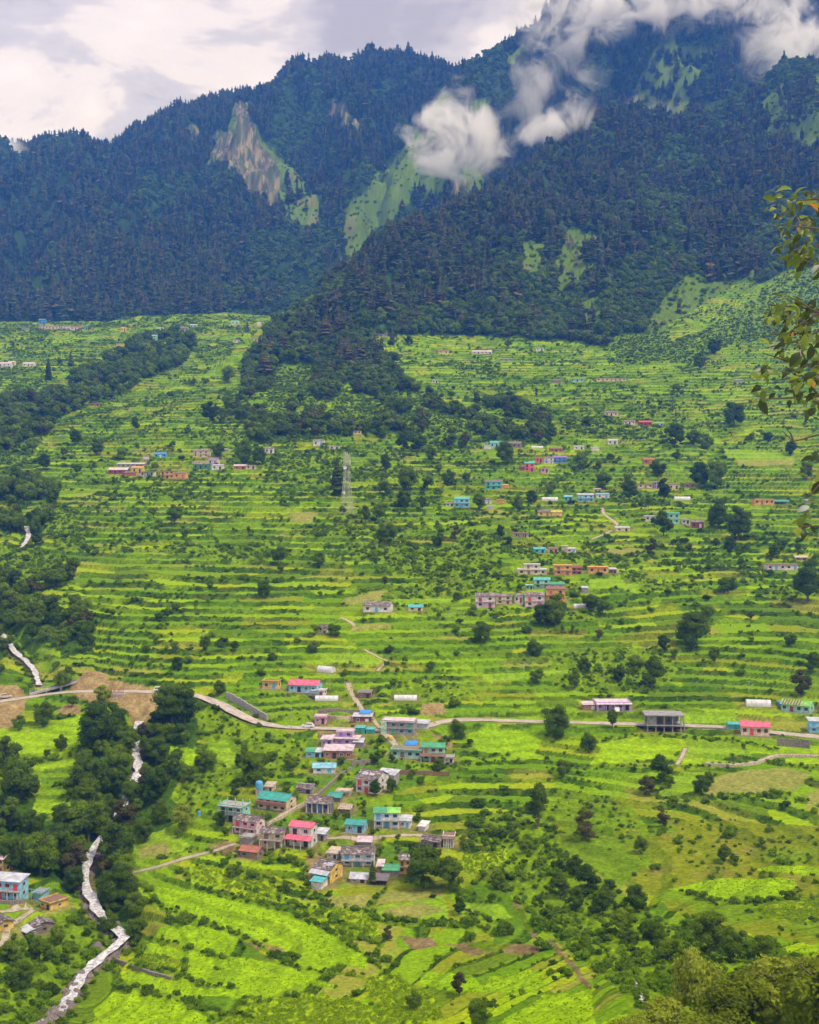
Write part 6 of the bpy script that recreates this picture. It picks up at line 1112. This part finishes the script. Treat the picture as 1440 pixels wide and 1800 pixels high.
# ---------------------------------------------------------------- the tree whose branches hang in from the right, and the leafy bushes at the lower right
def overhang():
    D = 4.3; w = lambda x, y, d=0.0: np.array(((x-CX)/F*(D+d), D+d, (HY-y)/F*(D+d)))
    g0 = np.array((2.35, 5.0, zat(2.35, 8.0)-.5)); root = tag(empty('overhanging_tree', (0, 0, 0)), 'leafy branches of a near tree hanging in from the right edge', 'tree'); brk = paint('twig_bark', (.10, .075, .05), .8, .2, 20, .1)
    m = MB(); top = np.array((2.15, 4.7, 1.6)); mid = np.array((2.3, 4.9, -1.4)); m.bar(g0, mid, .16, 8, .12); m.bar(mid, top, .12, 8, .06); m.build('trunk', brk, root)
    br = [([(1760, 330), (1600, 360), (1500, 392), (1440, 402), (1385, 396)], .012), ([(1500, 392), (1440, 350), (1400, 352)], .006), ([(1470, 400), (1430, 440), (1385, 448)], .006), ([(1470, 400), (1440, 470), (1400, 450)], .005),
          ([(1760, 470), (1560, 520), (1470, 560), (1410, 540), (1350, 536)], .011), ([(1470, 560), (1430, 545), (1385, 520)], .005), ([(1440, 550), (1400, 575), (1380, 590)], .005), ([(1760, 560), (1540, 560), (1440, 582), (1400, 600), (1345, 612)], .008),
          ([(1760, 640), (1540, 668), (1440, 696), (1380, 700), (1335, 702)], .009), ([(1440, 696), (1410, 660), (1360, 670)], .005), ([(1400, 600), (1420, 640), (1440, 660)], .005), ([(1440, 640), (1400, 640), (1340, 620)], .005),
          ([(1760, 720), (1540, 755), (1440, 764), (1395, 776), (1376, 758)], .006), ([(1395, 776), (1390, 762), (1384, 756)], .004), ([(1640, 740), (1500, 800), (1450, 840), (1425, 870)], .008), ([(1640, 740), (1520, 900), (1440, 925), (1405, 925)], .006)]
    m = MB(); tips = []
    for pts, r in br:
        dd = rng.uniform(-.25, .35); Q = [w(*p, dd*(1 if i else 0)+(0)) for i, p in enumerate(pts)]
        if pts[0][0] >= 1760: Q[0] = np.array((2.2+rng.uniform(-.03, .03), 4.75, (HY-pts[0][1])/F*4.75))
        else: Q[0] = w(*pts[0], dd)
        for i in range(len(Q)-1): m.bar(Q[i], Q[i+1], r*(1-i/len(Q)), 6, r*(1-(i+1)/len(Q)))
        tips.append(Q)
    m.build('branch', brk, root)
    V = []; Fc = []; T = []; r = random.Random(5); lm = []
    def leaf(p, dirv, L, col):
        d = dirv/np.linalg.norm(dirv); up = np.array((r.uniform(-.7, .7), r.uniform(-1, .2), r.uniform(.2, 1))); x = np.cross(d, up); x /= np.linalg.norm(x); n = np.cross(x, d); n0 = len(V); Wd = L*.24
        prof = [(0, .0, 0), (.18, .62, .06), (.42, 1.0, .10), (.68, .82, .06), (.88, .38, -.04), (1, 0, -.16)]
        for (s, wv, z) in prof: c = p+d*L*s+n*z*L; V.extend([c-x*Wd*wv+n*wv*L*.05, c, c+x*Wd*wv+n*wv*L*.05])
        for i in range(5):
            a = n0+3*i; Fc.append((a, a+1, a+4, a+3)); Fc.append((a+1, a+2, a+5, a+4)); T.extend([col]*0); lm.extend([col]*2)
    spots = [((1362, 1440), (338, 368), 22), ((1368, 1440), (375, 460), 46), ((1392, 1450), (430, 480), 16), ((1350, 1440), (522, 590), 50), ((1340, 1400), (530, 560), 10), ((1350, 1450), (590, 640), 26), ((1330, 1450), (640, 705), 40), ((1400, 1470), (640, 720), 24), ((1420, 1470), (790, 900), 24), ((1398, 1425), (918, 935), 9), ((1460, 1640), (340, 740), 120), ((1460, 1600), (800, 940), 40), ((1408, 1450), (880, 900), 3)]
    for (x0, x1), (y0, y1), n in spots:
        for _ in range(int(n*1.5)):
            p = w(r.uniform(x0, x1), r.uniform(y0, y1), r.uniform(-.25, .4)); dv = np.array((r.uniform(-1.1, .5), r.uniform(-.8, .8), r.uniform(-1.0, .45))); u_ = r.random(); leaf(p, dv, r.uniform(.034, .062), 4 if u_ < .02 else (3 if u_ < .04 else (0 if u_ < .46 else (1 if u_ < .78 else 2))))
    def lmat(n, c, t=.35):
        m_, N, L = nodes(n); o = N.new('ShaderNodeOutputMaterial'); d = N.new('ShaderNodeBsdfPrincipled'); d.inputs['Base Color'].default_value = (*c, 1); d.inputs['Roughness'].default_value = .42; tr = N.new('ShaderNodeBsdfTranslucent'); tr.inputs[0].default_value = (c[0]*1.5, c[1]*1.4, c[2], 1); mx = N.new('ShaderNodeMixShader'); mx.inputs[0].default_value = t
        L.new(d.outputs[0], mx.inputs[1]); L.new(tr.outputs[0], mx.inputs[2]); L.new(mx.outputs[0], o.inputs[0]); return m_
    me = npmesh('foliage', np.array(V), np.array(Fc), [lmat('leaf_olive', (.028, .052, .007)), lmat('leaf_fresh', (.09, .15, .010)), lmat('leaf_lime', (.20, .27, .015)), lmat('leaf_pale_back', (.40, .42, .36), .1), lmat('leaf_rust', (.50, .20, .03))], mi=lm, smooth=True); link('foliage', me, root)
overhang()
NB = {'y': [leaf_cloud('crown', 500+i, 26, 5200, .022, .40, .38, .58, LEAFY, (.10, .17)) for i in range(3)]}
# x, base y, height (pixels), width factor
for i, (x, y, h, wf, lb) in enumerate([(1228, 1836, 178, .75, 'young pale leaved tree with open crown, lower right'), (1170, 1872, 120, 1.3, 'yellow green bush at the bottom edge left of the young pale tree'), (1298, 1866, 150, 1.15, 'rounded yellow green bush right of the young pale leaved tree'), (1372, 1850, 168, 1.2, 'tall yellow green bush near the lower right corner'),
                            (1450, 1862, 200, 1.1, 'tall leafy bush filling the lower right corner'), (1330, 1780, 84, 1.4, 'broad pale bush behind the lower right bushes'), (1415, 1770, 96, 1.3, 'yellowish bush behind the corner bush at the right edge'), (1255, 1905, 120, 1.5, 'low bush at the bottom edge under the young pale tree'), (1120, 1900, 110, 1.3, 'low bush at the bottom edge, leftmost of the near bushes')]):
    g, hm = place(x, y, h); root = empty('leafy_bush' if i else 'broadleaf_tree', tuple(g), i*1.3); root.scale = (hm*wf, hm*wf, hm); link('crown', NB['y'][i % 3] if i != 4 else NB['y'][1], root); link('trunk', TRK[i % 3], root); tag(root, lb, 'bush' if i else 'tree')
# ---------------------------------------------------------------- labels: every repeat is told by the landmark it stands nearest to and its place there
NUM = ['first', 'second', 'third', 'fourth', 'fifth', 'sixth', 'seventh', 'eighth', 'ninth', 'tenth', 'eleventh', 'twelfth', 'thirteenth', 'fourteenth', 'fifteenth', 'sixteenth', 'seventeenth', 'eighteenth', 'nineteenth', 'twentieth']
def finish_labels(items):
    grp = {}
    for it in items:
        o, x, y, base = it; l = min(LANDS, key=lambda q_: (q_[1]-x)**2+((q_[2]-y)*1.6)**2); dx, dy = x-l[1], y-l[2]
        rel = ('left of' if dx < 0 else 'right of') if abs(dx) > abs(dy)*1.3 else ('above' if dy < 0 else 'below'); grp.setdefault((base, rel, l[0]), []).append(it)
    for (base, rel, ln), L_ in grp.items():
        if len(L_) == 1: L_[0][0]['label'] = f'{base} {rel} {ln}'; continue
        L_.sort(key=lambda t_: t_[2]); rows = max(1, math.ceil(len(L_)/14)); per = math.ceil(len(L_)/rows)
        for r_ in range(rows):
            sub = sorted(L_[r_*per:(r_+1)*per], key=lambda t_: t_[1]); rw = '' if rows == 1 else (['upper row ', 'lower row '] if rows == 2 else ['top row ', 'second row ', 'third row ', 'fourth row ', 'fifth row ', 'sixth row '])[r_]
            for i, it in enumerate(sub): it[0]['label'] = f'{base} {rel} {ln}, {rw}{NUM[i]} from left'
finish_labels(TODO+PENDING)
# ---------------------------------------------------------------- the air
def haze():
    mb = MB(); mb.box(-2700, 2700, -60, 5500, -175, 1480); m, N, L = nodes('haze_air'); o = N.new('ShaderNodeOutputMaterial'); v = N.new('ShaderNodeVolumePrincipled')
    v.inputs['Color'].default_value = (.07, .28, 1.0, 1); v.inputs['Density'].default_value = 0.00014; v.inputs['Absorption Color'].default_value = (1, 1, 1, 1); v.inputs['Anisotropy'].default_value = 0.0
    L.new(v.outputs[0], o.inputs['Volume']); return tag(mb.build('haze', m), kind='stuff')
haze()

def mist(name, px, py, Y, w, h, dep, seed, k=1.0, ang=0.0, thr=.50):
    """a bank of low cloud: a lobed body of droplets"""
    import bmesh
    u = (px-CX)/F*Y; z = (HY-py)/F*Y; s = Y/F; bm = bmesh.new(); bmesh.ops.create_icosphere(bm, subdivisions=2, radius=1.0); me = bpy.data.meshes.new(name); bm.to_mesh(me); bm.free()
    o = link(name, me); o.location = (u, Y, z); o.scale = (w*s/2, dep/2, h*s/2); o.rotation_euler = (0, -R(ang), 0)
    m, N, L = nodes(name); out = N.new('ShaderNodeOutputMaterial'); v = N.new('ShaderNodeVolumePrincipled'); L.new(v.outputs[0], out.inputs['Volume']); tc = N.new('ShaderNodeTexCoord')
    ln = N.new('ShaderNodeVectorMath'); ln.operation = 'LENGTH'; L.new(tc.outputs['Object'], ln.inputs[0])
    mp = N.new('ShaderNodeMapping'); mp.inputs['Scale'].default_value = (w*s/2/48, dep/2/70, h*s/2/48); mp.inputs['Location'].default_value = (seed*3.1, seed, 0); L.new(tc.outputs['Object'], mp.inputs[0])
    n = N.new('ShaderNodeTexNoise'); n.inputs['Scale'].default_value = .8; n.inputs['Detail'].default_value = 7; n.inputs['Roughness'].default_value = .68; n.inputs['Distortion'].default_value = .9; L.new(mp.outputs[0], n.inputs['Vector'])
    def mt(op, a, b, c=None):
        q_ = N.new('ShaderNodeMath'); q_.operation = op
        for i, x in enumerate((a, b, c)):
            if x is None: continue
            if isinstance(x, (int, float)): q_.inputs[i].default_value = x
            else: L.new(x, q_.inputs[i])
        return q_.outputs[0]
    fall = mt('SUBTRACT', 1.0, ln.outputs['Value']); e = mt('ADD', mt('MULTIPLY', fall, 1.0), mt('MULTIPLY', mt('SUBTRACT', n.outputs[0], thr+.035), 9.0)); d = mt('MULTIPLY', mt('MINIMUM', mt('MAXIMUM', mt('MULTIPLY', e, mt('MINIMUM', mt('MULTIPLY', fall, 2.2), 1.0)), 0.0), 1.2),   .05*k); L.new(d, v.inputs['Density'])
    v.inputs['Color'].default_value = (1, .995, 1, 1); v.inputs['Anisotropy'].default_value = .2; me.materials.append(m); return tag(o, kind='stuff')
mist('low_cloud', 800, 250, 2050, 240, 160, 120, 1, 1.5, 0, .488); mist('low_cloud', 795, 170, 2060, 90, 150, 80, 2, .6, 12, .485)
mist('low_cloud', 980, 222, 1880, 190, 80, 70, 3, 1.0, 20, .485); mist('low_cloud', 975, 125, 2250, 290, 200, 100, 4, .32, 55, .49); mist('low_cloud', 1110, 5, 2400, 560, 160, 130, 5, 1.2, 5, .485)
mist('low_cloud', 1390, 85, 2200, 210, 260, 100, 6, .9, 42, .49); mist('low_cloud', 1300, 0, 2400, 380, 110, 110, 7, .8, -4, .50); mist('low_cloud', 5, 270, 2850, 110, 70, 100, 8, .8, 0, .46); mist('low_cloud', 1150, 185, 2150, 120, 60, 60, 9, .35, 0, .50)
S.cycles.volume_bounces = 9; S.cycles.volume_step_rate = 1.0; S.cycles.volume_max_steps = 256
